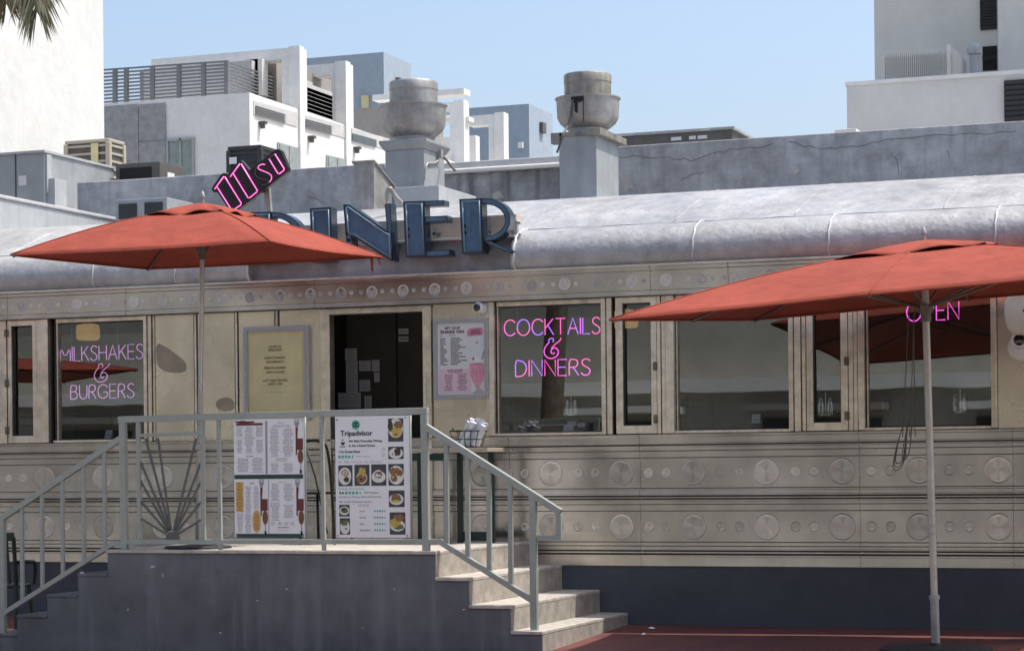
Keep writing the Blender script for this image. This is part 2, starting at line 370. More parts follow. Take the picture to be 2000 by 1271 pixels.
for i in range(len(seams)-1):
    x0=seams[i]+.0015; x1=seams[i+1]-.0015; n=len(prof)
    m.use('steel')
    m.add([(x0,y,z) for y,z in prof]+[(x1,y,z) for y,z in prof],[(j,j+n,j+n+1,j+1) for j in range(n-1)])
    m.use('groove')
    for z0,z1 in ((.609,.613),(.626,.636),(.640,.643),(.656,.664),(.678,.683),(1.117,1.125),(1.140,1.150),(1.594,1.604)):
        m.box(x0,x1,-.0185,-.012,z0,z1) if z0<1.1 else m.box(x0,x1,-.0168,-.012,z0,z1)
    for z in (.737,1.014,1.215,1.486,1.072,.702,1.547):
        m.box(x0,x1,-.0152 if z not in(1.072,.702,1.547) else -.0226,-.006,z-.0036,z+.0036)
m.use('steel_trim')
for sx in seams[1:-1]:
    for k in range(12):
        z=.56+k*.092
        m.lathe((sx+.018,-.031,z),[(.004,-.02),(.004,.002),(.0,.0035)],8,'Y')
m.use('spun_disc')
def disc_at(x,z,r,y): m.disc((x,y,z),[(r*1.08,-.001),(r*1.05,.0022),(r*1.01,.0026),(r*.97,.0008),(r*.94,.0002),(r*.75,.0006),(r*.5,.0010),(r*.25,.0012),(r*.03,.0012)],44 if r>.06 else 24)
k=-10
while True:
    x=-.289+.6665*k; k+=1
    if x>XB-.3: break
    if x<XA+.2: continue
    for z in (1.354,.874):
        if not(-1.34<x<-.45 ): disc_at(x,z,.108,-.0045)
        for dx in (.256,.42):
            if not(-1.34<x+dx<-.45): disc_at(x+dx,z,.042,-.0045)
m.build('lower_cladding',None,dn)
# ---- window band: pieces along x measured at mid height
ZS=1.70; ZT=2.94
def solid_panel(x0,x1,z0=ZS,z1=ZT,y=.0,mt='steel_panel'):
    m=MB(); m.box(x0,x1,y,y+.05,z0,z1); return m.build('wall_panel',mt,dn,bevel=.002)
spans=[(-200,8),(304,459),(467,537),(547,629),(846,952),(1948,2170)]
# panels left of door, seam strips
for a,b in ((None,-40),(304,379),(387,459),(467,537),(547,630),(846,951),(1949,None)):
    solid_panel(XA if a is None else X(a),XB if b is None else X(b))
m=MB()
for a,b in ((379,387),(459,467),(537,547)):
    xa,xb=X(a),X(b); m.use('groove'); m.box(xa,xb,-.002,.04,ZS,ZT); m.use('steel_trim'); m.box(xa+(xb-xa)*.3,xa+(xb-xa)*.75,-.012,.03,ZS,ZT)
    for k in range(9): m.lathe((xa+(xb-xa)*.52,-.012,ZS+.08+k*.14),[(.005,0),(.004,.003),(0,.004)],8,'Y')
m.build('seam_strip',None,dn)
# pilaster strips (posts) between windows: list px ranges and proud
posts=[(-40,-8,.035),(-8,3,.02),(3,16.5,.03),(74,86,.03),(86,99,.045),(284,291.5,.045),(291.5,299.5,.03),(299.5,304,.015),(951,957,.02),(957,969,.04),
 (1176.5,1186.5,.045),(1186.5,1198,.03),(1284.5,1293,.03),(1293,1302,.02),(1302,1320,.045),(1541.5,1552,.045),(1552,1566,.03),(1566,1575.5,.015),(1657.5,1668,.02),(1668,1677,.03),(1677,1691,.045),(1936,1949,.04)]
for a,b,pr in posts:
    m=MB(); x0,x1=X(a)+.0035,X(b)-.0035; m.use('groove'); m.box(X(a)+.0005,X(b)-.0005,.0,.055,ZS+.003,ZT-.001); m.use('steel_trim'); m.box(x0,x1,-pr,.06,ZS+.002,ZT)
    if pr==.03 or pr==.02:
        for k in range(10):
            m.lathe(((x0+x1)/2,-pr,ZS+.06+k*.125+rnd.uniform(-.01,.01)),[(.0055,0),(.0045,.003),(0,.004)],8,'Y')
    m.use('grime'); 
    m.build('pilaster',None,dn,bevel=.006)
def frame_rect(m,x0,x1,z0,z1,w,y0,y1):
    m.box(x0,x0+w,y0,y1,z0,z1); m.box(x1-w,x1,y0,y1,z0,z1); m.box(x0+w,x1-w,y0,y1,z1-w,z1); m.box(x0+w,x1-w,y0,y1,z0,z0+w)
def big_window(px0,px1,zb,zt):
    x0,x1=X(px0),X(px1); ed=.05
    m=MB(); m.use('groove'); 
    m.box(x0-.055,x0-.012,.035,.07,zb-.02,zt+.05); m.use('steel_trim')
    m.box(x0-.012,x1+.004,.0,.06,zt,ZT); m.box(x0-.035,x1+.004,-.03,.06,ZS+.001,zb)
    m.box(x0-.012,x0,.01,.06,zb,zt); m.use('groove'); m.box(x0,x1,.028,.035,zb,zb+.012); m.box(x0,x1,.028,.035,zt-.012,zt)
    w=m.build('window',None,dn,bevel=.002)
    g=MB(); g.quad((x0,.045,zb),(x1,.045,zb),(x1,.045,zt),(x0,.045,zt)); g.build('pane','window_glass',w)
def slim_window(fx0,fx1,gx0,gx1,hinge):
    a,b,c,d=X(fx0)+.001,X(fx1)-.001,X(gx0),X(gx1); z0,z1=ZS+.004,ZT-.004; zb,zt=ZS+.075,ZT-.07
    m=MB(); m.use('steel_trim')
    m.box(a,c,-.02,.06,z0,z1); m.box(d,b,-.02,.06,z0,z1); m.box(c,d,-.02,.06,z0,zb); m.box(c,d,-.02,.06,zt,z1)
    m.use('groove'); frame_rect(m,c,d,zb,zt,.008,-.005,.03)
    m.use('steel_trim')
    for z in [z0+.05+k*.12 for k in range(10)]:
        for xx in ((a+c)/2,(d+b)/2): m.lathe((xx,-.02,z),[(.005,0),(.004,.003),(0,.004)],8,'Y')
    w=m.build('window',None,dn,bevel=.002)
    g=MB(); g.quad((c,.04,zb),(d,.04,zb),(d,.04,zt),(c,.04,zt)); g.build('pane','window_glass',w)
    for z in (1.83,2.30,2.80):
        h=MB(); hx=b if hinge else a; h.box(hx-.03,hx+.012,-.034,-.02,z-.035,z+.035); h.tube([(hx-.008,-.04,z-.04),(hx-.008,-.04,z+.04)],.007); h.build('hinge','grime',w,bevel=.002)
slim_window(17,73.5,25,66,False); big_window(112,283,1.70+.025,ZT-.055)
big_window(973,1176,ZS+.025,ZT-.055); slim_window(1204,1284,1218,1273,True); big_window(1323,1541,ZS+.025,ZT-.055); slim_window(1576,1657,1589,1643,True); big_window(1695,1935,ZS+.025,ZT-.055)
# door opening frame
m=MB(); xd0,xd1=X(645),X(834); zdt=2.865; m.use('steel_trim')
m.box(X(630)+.001,xd0,-.035,.10,ZPL,zdt+.05); m.box(xd1,X(845)-.001,-.035,.10,ZPL,zdt+.05); m.box(xd0,xd1,-.035,.10,zdt,zdt+.05); m.box(X(630)+.001,X(845)-.001,-.01,.05,zdt+.052,ZT)
m.box(xd0-.01,xd0+.02,-.05,-.035,ZPL,zdt); m.box(xd1-.02,xd1+.01,-.05,-.035,ZPL,zdt); m.box(xd0-.01,xd1+.01,-.05,-.035,zdt,zdt+.03)
for k in range(16):
    for xx in (xd0-.05,xd1+.03): m.lathe((xx,-.035,ZPL+.1+k*.13),[(.006,0),(.005,.003),(0,.004)],8,'Y')
m.use('steel'); m.box(xd0,xd1,-.06,.3,ZPL-.01,ZPL+.012)
m.build('door_frame',None,dn,bevel=.003)
# the open door leaf, swung inwards at the right jamb
dl=MB(); dl.use('steel_trim'); 
dl.box(xd1-.045,xd1-.005,.12,.95,ZPL+.02,zdt-.02); dl.use('dark_void'); dl.box(xd1-.048,xd1-.045,.22,.85,1.5,2.7)
dl.build('door',None,dn)
# interior shell
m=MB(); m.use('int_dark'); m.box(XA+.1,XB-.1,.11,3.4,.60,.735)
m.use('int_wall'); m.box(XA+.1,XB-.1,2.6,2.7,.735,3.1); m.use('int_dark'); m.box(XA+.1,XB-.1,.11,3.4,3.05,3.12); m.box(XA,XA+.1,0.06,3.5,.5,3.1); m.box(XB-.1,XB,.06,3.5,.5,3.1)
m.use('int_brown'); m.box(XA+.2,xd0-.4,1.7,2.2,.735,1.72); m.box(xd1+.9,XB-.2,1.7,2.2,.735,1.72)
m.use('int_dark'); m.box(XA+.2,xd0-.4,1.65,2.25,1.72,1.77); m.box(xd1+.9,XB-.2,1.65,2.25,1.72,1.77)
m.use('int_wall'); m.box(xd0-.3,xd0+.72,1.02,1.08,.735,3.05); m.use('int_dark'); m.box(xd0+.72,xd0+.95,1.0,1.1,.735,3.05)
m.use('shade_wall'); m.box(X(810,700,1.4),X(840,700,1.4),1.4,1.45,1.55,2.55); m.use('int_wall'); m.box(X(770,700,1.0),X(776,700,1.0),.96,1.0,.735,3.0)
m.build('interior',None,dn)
# window-side booth tables and wall behind, seen dimly
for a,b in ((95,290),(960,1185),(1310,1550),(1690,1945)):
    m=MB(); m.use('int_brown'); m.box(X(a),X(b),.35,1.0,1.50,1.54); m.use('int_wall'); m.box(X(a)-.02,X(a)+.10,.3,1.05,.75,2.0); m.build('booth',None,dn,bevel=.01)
# frieze
m=MB(); fz0,fz1=2.935,3.19
fprof=[(-.03,fz0-.004),(-.075,fz0-.004),(-.075,fz0+.008),(-.068,fz0+.014),(-.068,fz0+.036),(-.060,fz0+.040),(-.060,fz1-.042),(-.068,fz1-.038),(-.068,fz1-.010),(-.078,fz1-.004),(-.078,fz1+.004),(0,fz1+.006)]
fseams=[XA,-6.9,X(15,605,-.06),X(246,592,-.06),X(614,574,-.06),X(1270,547,-.06),X(1422,540,-.06),4.0,5.6,XB]
n=len(fprof)
for i in range(len(fseams)-1):
    x0,x1=fseams[i]+.002,fseams[i+1]-.002
    m.use('steel'); m.add([(x0,y,z) for y,z in fprof]+[(x1,y,z) for y,z in fprof],[(j,j+n,j+n+1,j+1) for j in range(n-1)]+[tuple(range(n)),tuple(range(2*n-1,n-1,-1))])
    m.use('groove'); m.box(x0,x1,-.0615,-.055,fz0+.0385,fz0+.0415); m.box(x0,x1,-.0615,-.055,fz1-.0435,fz1-.0405)
m.use('groove'); m.box(XA,XB,-.055,.02,fz0-.012,fz1)
m.use('spun_disc'); p0=X(42.4,606,-.06); p1=X(1234,548,-.06); nn=round((p1-p0)/.325); st=(p1-p0)/nn; k=-9
while True:
    x=p0+k*st; k+=1
    if x>XB-.2: break
    if x<XA+.2: continue
    zc=(fz0+fz1)/2-.002
    disc_at(x,zc,.052,-.0605)
    for dx in (.34,.66): disc_at(x+st*dx,zc,.019,-.0605)
m.build('frieze',None,dn)
# roof: lower roll, upper curve, deck
za=3.205; ys_,zs_=.30,Z(1700,417,.30); yt,zt_=1.5,Z(1700,358,1.5)
def arc(y0,z0,y1,z1,n,p=1.):
    return [(y0+(y1-y0)*(1-math.cos(a)),z0+(z1-z0)*math.sin(a)) for a in [math.pi/2*i/n for i in range(n+1)]]
low=[(-.02,za-.01),(-.055,za+.01),(-.085,za+.06),(-.09,za+.12)]+[( -.09+ (ys_+.09)*(1-math.cos(a)), za+.12+(zs_-za-.12)*math.sin(a)) for a in [math.radians(90)*i/9 for i in range(1,10)]]
up=[(ys_-.012,zs_-.02),(ys_-.015,zs_+.012)]+[(ys_-.015+(yt-ys_)*f,zs_+.012+(zt_-zs_)*(1-(1-f)**1.35)) for f in [i/9 for i in range(1,10)]]+[(2.1,zt_+.03),(3.6,zt_+.02),(3.6,3.05)]
xa,xb=X(490,520,0),X(1003,490,0)
def shell(prof,x0,x1,mt,m,ends=True,div=1):
    n=len(prof); xs=[x0+(x1-x0)*i/div for i in range(div+1)]; m.use(mt)
    m.add([(x,y,z) for x in xs for y,z in prof],[(i*n+j,(i+1)*n+j,(i+1)*n+j+1,i*n+j+1) for i in range(div) for j in range(n-1)])
    if ends:
        m.add([(x0,y,z) for y,z in prof]+[(x0,prof[-1][0],za)],[tuple(range(n+1))]); m.add([(x1,y,z) for y,z in prof]+[(x1,prof[-1][0],za)],[tuple(range(n,-1,-1))])
m=MB(); shell(low,XA,xa,'roof_silver',m,True,20); shell(low,xb,XB,'roof_silver',m,True,30); shell(up,XA,XB,'roof_silver',m,False,50)
m.use('fascia'); zf=Z(800,474,.06)
m.quad((xa,.03,za-.01),(xb,.03,za-.01),(xb,.06,zf),(xa,.06,zf))
m.use('roof_coat'); m.quad((xa+.02,.06,zf),(xb-.02,.06,zf),(xb-.02,.30,zf+.02),(xa+.02,.30,zf+.02))
m.build('roof',None,dn,smooth=True,auto=35)
m=MB(); m.use('cap_steel'); m.box(XA,XB,-.082,-.02,fz1+.004,fz1+.018); m.build('gutter',None,dn)
m=MB()
for px,py in ((185,540),(345,530),(487,520),(1005,470),(1355,470),(1620,465),(1945,445),(-150,540),(2250,440)):
    x=X(px,py,-.05); 
    m.tube([(x+.004*math.sin(i*2.3),y-.006,z+.004) for i,(y,z) in enumerate(low)],.0085 if px not in(487,1005) else .015,6)
m.each('roof_seam','roof_seam',dn,smooth=True); m=MB()
for px,py in ((40,480),(110,475),(1330,405),(1560,390),(1850,375)):
    x=X(px,py,.5); q=up[1:11]; m.tube([(x+.10*i/9+.01*math.sin(2.1*i+px),y,z-.001) for i,(y,z) in enumerate(q)],.0065,6)
m.each('roof_seam','roof_silver',dn,smooth=True); m=MB()
m.tube([(XA+i*.2,ys_-.02,zs_+.004+.004*math.sin(i*1.7)) for i in range(int((xa-XA)/.2)+1)],.007,5)
m.tube([(xb+i*.2,ys_-.02,zs_+.004+.004*math.sin(i*1.7)) for i in range(int((XB-xb)/.2)+1)],.007,5)
m.each('roof_seam','roof_seam',dn,smooth=True)
# water stain shapes on the side panels
m=MB(); Ys=-.0015
def blob(pts,y=Ys): m.add([P(x,yy,y) for x,yy in pts],[tuple(range(len(pts)-1,-1,-1))])
blob(smooth_pts([Vector((x,y,0)) for x,y in ((305,668),(322,676),(345,692),(362,706),(366,722),(356,728),(330,728),(312,720),(305,706))],2,True) and [(v.x,v.y) for v in smooth_pts([Vector((x,y,0)) for x,y in ((305,668),(322,676),(345,692),(362,706),(366,722),(356,728),(330,728),(312,720),(305,706))],2,True)])
blob([(v.x,v.y) for v in smooth_pts([Vector((x,y,0)) for x,y in ((420,785),(432,776),(450,776),(458,786),(458,800),(440,804),(424,800))],2,True)])
m.each('stain','stain',dn)
# ================================================================== ENTRANCE PLATFORM
pf=thing('entrance_platform',((XL+XR)/2,-1.1,0),'raised concrete landing with stairs at both ends in front of the diner door','stairs')
tr=[(XR,ZPL),(.465,.527),(.823,.307),(1.085,.104)]
tl=[(XL,ZPL),(-3.183,.535),(-3.494,.350),(-3.803,.167),(-4.12,.0)]
pts=[(tl[-1][0],-.6),(tl[-1][0],tl[-1][1]-.03)]
for i in range(len(tl)-1,0,-1):
    pts+= [(tl[i][0],tl[i][1]-.03),(tl[i-1][0],tl[i][1]-.03)]
pts+= [(XL,ZPL-.03),(XR,ZPL-.03)]
for i in range(1,len(tr)): pts+= [(tr[i-1][0],tr[i][1]-.03),(tr[i][0],tr[i][1]-.03)]
pts+= [(tr[-1][0],-.6)]
cl=[]
for p in pts:
    if not cl or (abs(p[0]-cl[-1][0])+abs(p[1]-cl[-1][1]))>1e-6: cl.append(p)
m=MB(); m.use('stucco_blue'); m.prism([(x,YP+.012,z) for x,z in cl],(0,-YP-.05,0)); m.build('body',None,pf,bevel=.008)
m=MB(); m.box(XL-.012,XR+.012,YP-.003,-.032,ZPL-.028,ZPL); m.build('landing','tread',pf,bevel=.006)
for i in range(1,4):
    m=MB(); m.box(tr[i-1][0]+.002,tr[i][0]+.012,YP-.003,-.002,tr[i][1]-.028,tr[i][1]); m.build('tread','tread',pf,bevel=.005)
for i in range(0,4):
    zb=tr[i+1][1] if i<3 else -.3
    m=MB(); m.box(tr[i][0]+.0,tr[i][0]+.010,YP+.014,-.033 if i==0 else -.004,zb+.001,tr[i][1]-.029); m.build('riser','riser',pf)
for i in range(1,5):
    m=MB(); m.box(tl[i][0]-.002,tl[i-1][0]-.002,YP+.010,-.034,tl[i][1]-.028,tl[i][1]); m.build('tread','stucco_blue',pf,bevel=.005)
m=MB(); m.use('patch_pale')
for cx_,cy_,a_,b_ in ((298,1106,5,3),(503,1172,4,2),(318,1122,2,5),(160,1118,8,4),(708,1225,2,2),(905,1190,3,2),(560,1150,3,2),(430,1235,3,2),(250,1190,2,3),(770,1150,2,1.5)):
    m.add([P(cx_+a_*math.cos(k)*rnd.uniform(.5,1.2),cy_+b_*math.sin(k)*rnd.uniform(.5,1.2),YP+.0105) for k in (0,-1,-2.1,-3.1,-4.2,-5.2)],[tuple(range(6))])
m.each('paint_chip',None,pf)
# ================================================================== RAILING
rl=thing('stair_railing',(-1.4,-2.2,ZPL),'grey painted steel railing with a sunburst panel along the landing and both stairs','railing')
YR=-2.20
def R(px,py): return P(px,py,YR)
PXM=17.9/F
def rb(name,a,b,wpx,d=.04,mt='rail_paint',bev=.004):
    m=MB(); m.bar(R(*a),R(*b),wpx*PXM,d); return m.build(name,mt,rl,bevel=bev)
rb('top_rail',(233,819),(836,802),13,.056)
rb('post',(240,813),(244,1076),14,.05); rb('post',(829,808),(833,1076),14,.05)
rb('bottom_rail',(248,1058),(827,1057),10,.04)
for a,b,w in (((270,820),(273,1053),9),((395,818),(398,1053),9),((427,817),(431,1076),8),((628,812),(633,1076),8)): rb('baluster',a,b,w,.03)
rb('cross_bar',(274,850),(392,846),7,.03)
# sunburst
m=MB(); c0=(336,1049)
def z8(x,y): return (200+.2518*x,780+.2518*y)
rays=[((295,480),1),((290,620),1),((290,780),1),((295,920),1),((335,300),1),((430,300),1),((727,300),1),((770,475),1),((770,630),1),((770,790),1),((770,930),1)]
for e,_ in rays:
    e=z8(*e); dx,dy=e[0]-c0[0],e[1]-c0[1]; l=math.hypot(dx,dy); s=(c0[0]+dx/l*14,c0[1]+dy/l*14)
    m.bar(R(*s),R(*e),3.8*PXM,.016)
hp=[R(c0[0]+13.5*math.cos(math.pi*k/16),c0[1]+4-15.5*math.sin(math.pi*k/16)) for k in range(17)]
m.prism(hp,(0,.02,0)); m.build('sunburst','rail_shade_dead_tube',rl)
# right stair
rb('top_rail',(830,832),(1095,1000),13,.054); rb('post',(1041,968),(1044,1229),14,.05)
rb('end_bar',(1092,1003),(1092,1054),11,.046); rb('end_bar',(1050,1049),(1091,1049),10,.04)
rb('bottom_rail',(836,1057),(862,1057),10,.04); rb('bottom_rail',(858,1056),(1040,1172),11,.044)
for x,ya,yb in ((872,861,1062),(913,888,1090),(955,914,1116),(997,941,1142)): rb('baluster',(x,ya),(x+1,yb),9.5,.03)
# left stair
rb('top_rail',(236,856),(3,1013),12,.054); rb('post',(4,1006),(6,1243),14,.05)
rb('bottom_rail',(242,1059),(218,1062),9,.04); rb('bottom_rail',(222,1061),(8,1197),10,.044)
for x,ya,yb in ((204,880,1070),(163,907,1096),(122,935,1122),(82,962,1148),(43,988,1172)): rb('baluster',(x,ya),(x+1,yb),7.5,.03)
# ================================================================== UMBRELLAS
def umbrella(loc,rimz,apexz,cl,cd,tilt,lean,label,mid,dia,base_r,finial):
    t=thing('patio_umbrella',loc,label,'umbrella','square red patio umbrellas')
    B=Vector(loc)
    top=Vector((B.x,B.y,0))+LAT*lean
    def C(a,b,h):
        return Vector((top.x,top.y,0))+LAT*a+DEP*b+Vector((0,0,rimz+tilt[0]*a+tilt[1]*b+h))
    cor=[(-cl[0],-cl[1]),(cd[0],cd[1]),(cl[0],cl[1]),(-cd[0],-cd[1])]   # L,N,R,F
    rise=apexz-rimz
    def surf(s,e,r,off=0.):
        # s side index, e 0..1 along the edge, r 0 apex..1 rim
        a=Vector(cor[s]).lerp(Vector(cor[(s+1)%4]),e)
        w=4*e*(1-e)
        if mid: w=abs(math.sin(2*math.pi*e))*.55
        inn=1-.045*w*r
        h=rise*(1-r)+.05*math.sin(math.pi*r)-.045*w*math.sin(math.pi*min(1,r*1.0))*r + .012*math.sin(9*e+5*s)*r*(1-r)
        if r>.985: h-=.01*w
        return C(a.x*r*inn,a.y*r*inn,h+off)
    def sheet(name,r0,r1,nr,off,ne=14,extra=None):
        m=MB(); ring=[]
        for j in range(nr+1):
            r=r0+(r1-r0)*j/nr
            for s in range(4):
                for i in range(ne):
                    p=surf(s,i/ne,r,off+(extra(r,s,i/ne) if extra else 0)); m.v.append(p)
        n=4*ne
        for j in range(nr):
            for k in range(n): m.f.append([j*n+k,j*n+(k+1)%n,(j+1)*n+(k+1)%n,(j+1)*n+k]); m.mi.append(0)
        return m.build(name,'canopy_red',t,smooth=True,auto=50,solid=.003,merge=True)
    can=sheet('canopy',.17,1.,16,0)
    sheet('vent_cap',.0,.30,6,.035,14,lambda r,s,e:-.03*(r/.3)**2*(1-.5*abs(math.sin(7*e+s*2)))+.012*math.sin(11*e+s*3)*r/.3)
    # hem
    m=MB(); loop=[surf(s,i/14,1.0,-.004) for s in range(4) for i in range(14)]; loop.append(loop[0]); m.tube(loop,.008,6,False); m.build('hem','canopy_red',can,smooth=True)
    # hip seams
    m=MB()
    for s in range(4):
        for e in ([0,.5] if mid else [0]): m.tube([surf(s,e,r,.004) for r in [.28+.72*i/10 for i in range(11)]],.005,5)
    m.each('hip_seam','canopy_red',can,smooth=True)
    # pole
    hub=C(0,0,rise-.06); low=Vector((B.x,B.y,B.z)); m=MB(); nb=B+Vector((0,0,.30)); f=.30/(hub.z-B.z); q=low.lerp(hub,f)
    m.tube([low.lerp(hub,.02),hub],dia/2,14); pl=m.build('pole','pole_metal',t,smooth=True,auto=40)
    m=MB(); m.tube([low.lerp(hub,.0),low.lerp(hub,.13)],dia/2+.005,14); m.tube([low.lerp(hub,.128),low.lerp(hub,.138)],dia/2+.013,14)
    for fr in (.29,.31,.335): m.tube([low.lerp(hub,fr),low.lerp(hub,fr+.006)],dia/2+.0035,14)
    m.each('collar','galv',pl,smooth=True,auto=40)
    # hub, runner, ribs, struts
    ru=low.lerp(hub,1-(.42 if mid else .30)/(hub.z-B.z)); m=MB(); ax=(hub-low).normalized()
    m.tube([hub-ax*.05,hub+ax*.02],dia/2+.03,12); m.build('hub','bronze_metal',t,smooth=True,auto=40)
    m=MB(); m.tube([ru-ax*.10,ru-ax*.03],dia/2+.012,12); m.tube([ru-ax*.03,ru+ax*.03],dia/2+.03,12); m.build('runner','bronze_metal',t,smooth=True,auto=40)
    for s in range(4):
        for e in ([0,.5] if mid else [0]):
            m=MB(); pts=[hub-ax*.03+(surf(s,e,.12,-.03)-hub)*0]+[surf(s,e,r,-.022) for r in (.2,.4,.6,.8,.99)]; m.tube(pts,.010,6); rb_=m.build('rib','bronze_metal',t,smooth=True)
            m=MB(); m.tube([ru,surf(s,e,.50,-.03)],.008,6); m.build('strut','bronze_metal',rb_,smooth=True)
    # finial
    tp=C(0,0,rise+.03); m=MB(); m.lathe(tp,[(.012,0),(.016,.02),(.010,.035),(.02,.05),(.021,.062),(.012,.09),(.006,finial),(0,finial+.01)],12); m.build('finial','galv',t,smooth=True,auto=60)
    m=MB(); m.lathe(B,[(base_r,0),(base_r,.015),(base_r*.97,.022),(base_r*.5,.030),(.08,.034),(dia/2+.02,.036),(dia/2+.010,.05),(dia/2+.008,.055)],36); m.build('base','base_dark',t,smooth=True,auto=40)
    return t,surf,low,hub
b1=P(387,1069,-1.89); b1.z=ZPL
u1=umbrella(b1,3.275,3.70,(1.51,.70),(.74,-1.54),(.015,.03),.07,'smaller red umbrella standing on the landing left of the diner door',False,.042,.29,.10)
b2=P(1828,1268,-2.16); b2.z=gz(b2.x,b2.y)+.004
u2=umbrella(b2,2.67,3.06,(2.42,1.02),(1.02,-2.42),(.0763,.0317),-.06,'larger red umbrella on the terrace at right with a leaning pole and dangling cord',True,.056,.42,.10)
r3=P(262,738,2.9); c3=Vector((r3.x-2.5,-2.9,0)); c3.z=gz(c3.x,c3.y)+.004
u3=umbrella(c3,r3.z+.10,r3.z+.28,(2.34,-.875),(-.875,-2.34),(.0,.0),0,'red umbrella beyond the left edge, seen only mirrored in the left diner window',True,.056,.42,.10)
t2,surf2,low2,hub2=u2
m=MB(); q=low2.lerp(hub2,.93)+LAT*(-.02)
for k in range(3):
    dx=rnd.uniform(-.015,.015)
    pts=[q+LAT*(-.01*k)]+[q+LAT*(-.05-.02*k+dx*i-.012*i)+Vector((0,0,-.235*i)) for i in range(1,6)]
    m.tube(smooth_pts(pts,2),.0035,5)
e=q+LAT*(-.13)+Vector((0,0,-1.05))
for k in range(5):
    w=.03+.012*k; off=LAT*rnd.uniform(-.03,.03)
    m.tube(smooth_pts([e+off,e+off+LAT*(-w)+Vector((0,0,-.16-.02*k)),e+off+LAT*(-w-.02)+Vector((0,0,-.28-.03*k)),e+off+LAT*(-.0)+Vector((0,0,-.26-.02*k)),e+off+LAT*.02+Vector((0,0,-.05))],2),.0035,5)
m.build('cord','rope',t2,smooth=True)
t1,surf1,low1,hub1=u1
m=MB(); c=surf1(2,0,.93,-.02); m.prism([c,c+LAT*.03+Vector((0,0,-.02)),c+LAT*.03+Vector((0,0,-.16)),c+LAT*.01+Vector((0,0,-.15))],DEP*.004); m.prism([c+LAT*.05,c+LAT*.07,c+LAT*.10+Vector((0,0,-.10)),c+LAT*.09+Vector((0,0,-.10))],DEP*.004); m.each('tie_strap','canopy_red',t1)
# ================================================================== ROOF SIGNS
YS=-.15
sg=thing('roof_sign',P(760,520,.1),'big dark blue channel letters reading DINER on the roof edge','sign')
def s6(x,y): return (400+.32*x,270+.32*y)
def poly(m,pts,dep=.13,y=YS): m.prism([P(*s6(*p),y) for p in pts],(0,dep,0))
def ring(cx,cy,rx,ry,a0,a1,n=14): return [(cx+rx*math.cos(math.radians(a0+(a1-a0)*i/n)),cy-ry*math.sin(math.radians(a0+(a1-a0)*i/n))) for i in range(n+1)]
def inset(pts,d):
    n=len(pts); out=[]; ar=sum(pts[i][0]*pts[(i+1)%n][1]-pts[(i+1)%n][0]*pts[i][1] for i in range(n))
    sg_=1 if ar>0 else -1
    for i in range(n):
        a=Vector((*pts[i-1],0)); b=Vector((*pts[i],0)); c=Vector((*pts[(i+1)%n],0))
        e1=(b-a).normalized(); e2=(c-b).normalized(); n1=Vector((-e1.y,e1.x,0))*sg_; n2=Vector((-e2.y,e2.x,0))*sg_
        k=(n1+n2); k=k/max(.5,k.dot(n1)); out.append((b.x+k.x*d,b.y+k.y*d))
    return out
def letter(body,bands,name='letter'):
    # body: wide stroke polygons with a recessed lighter face and an unlit tube; bands: thin strokes
    m=MB(); m.use('letter_navy')
    for b in body+bands: poly(m,b)
    L_=m.build(name,None,sg)
    f=MB(); f.use('letter_blue')
    for b in body:
        q=inset(b,10); f.prism([P(*s6(*p),YS-.004) for p in q],(0,.01,0))
    for b in bands:
        q=inset(b,7); f.prism([P(*s6(*p),YS-.003) for p in q],(0,.01,0))
    f.build('letter_face',None,L_)
    t=MB(); t.use('dull_tube')
    for b in body:
        q=inset(b,17); t.tube([P(*s6(*p),YS-.022) for p in q+[q[0]]],.0075,6)
    t.build('neon_tube',None,L_,smooth=True)
    bm=MB(); bm.use('soot')
    for b in body[:1]:
        cx=min(p[0] for p in b)+28; cy=sum(p[1] for p in b)/len(b)
        for dy in (-20,22): bm.lathe(P(*s6(cx+rnd.uniform(0,8),cy+dy+20),YS-.003),[(.017,0),(.017,.006),(0,.009)],10,'Y')
    bm.each('tube_housing',None,L_)
# D
outer=ring(430,610,170,158,90,-90,16); inn=ring(420,610,135,125,90,-90,16)
letter([[(275,452),(408,448),(410,765),(290,768)]],[[(405,449)]+outer[1:-1]+[(410,767),(410,735)]+inn[::-1][1:-1]+[(405,482)]])
letter([[(640,428),(770,420),(780,755),(655,760)]],[])
letter([[(845,405),(880,404),(1105,562),(1140,575),(1150,748),(1135,748),(905,602),(862,600)]],[[(845,407),(868,420),(905,655),(865,658)],[(1098,402),(1133,398),(1152,742),(1140,742),(1112,566)]])
letter([[(1210,386),(1340,382),(1352,722),(1225,727)]],[[(1338,383),(1460,378),(1460,412),(1340,417)],[(1342,478),(1480,472),(1481,510),(1343,516)],[(1351,688),(1495,678),(1496,716),(1352,724)]])
ro=ring(1715,497,150,132,88,-88,16); ri=ring(1700,500,133,100,88,-88,16)
letter([[(1553,372),(1690,366),(1702,700),(1570,706)]],[[(1688,366)]+ro[1:-1]+[(1705,630),(1705,602)]+ri[::-1][1:-1]+[(1690,398)],[(1705,634),(1745,628),(1880,684),(1872,706)]])
m=MB(); zr0=zf+.012; zr1=Z(800,429,.10); m.use('raceway'); m.box(X(500,450,.1),X(1008,450,.1),.10,.295,zr0+.0,zr1)
for px in (560,640,700,780,850,925,960,1000): m.box(X(px,450,.1)-.004,X(px,450,.1)+.004,.092,.10,zr0,zr1)
m.build('raceway',None,sg,bevel=.004)
m=MB(); m.use('roof_seam'); m.box(X(500,474,.02),X(1008,474,.02),-.02,.058,zf-.005,zf+.016)
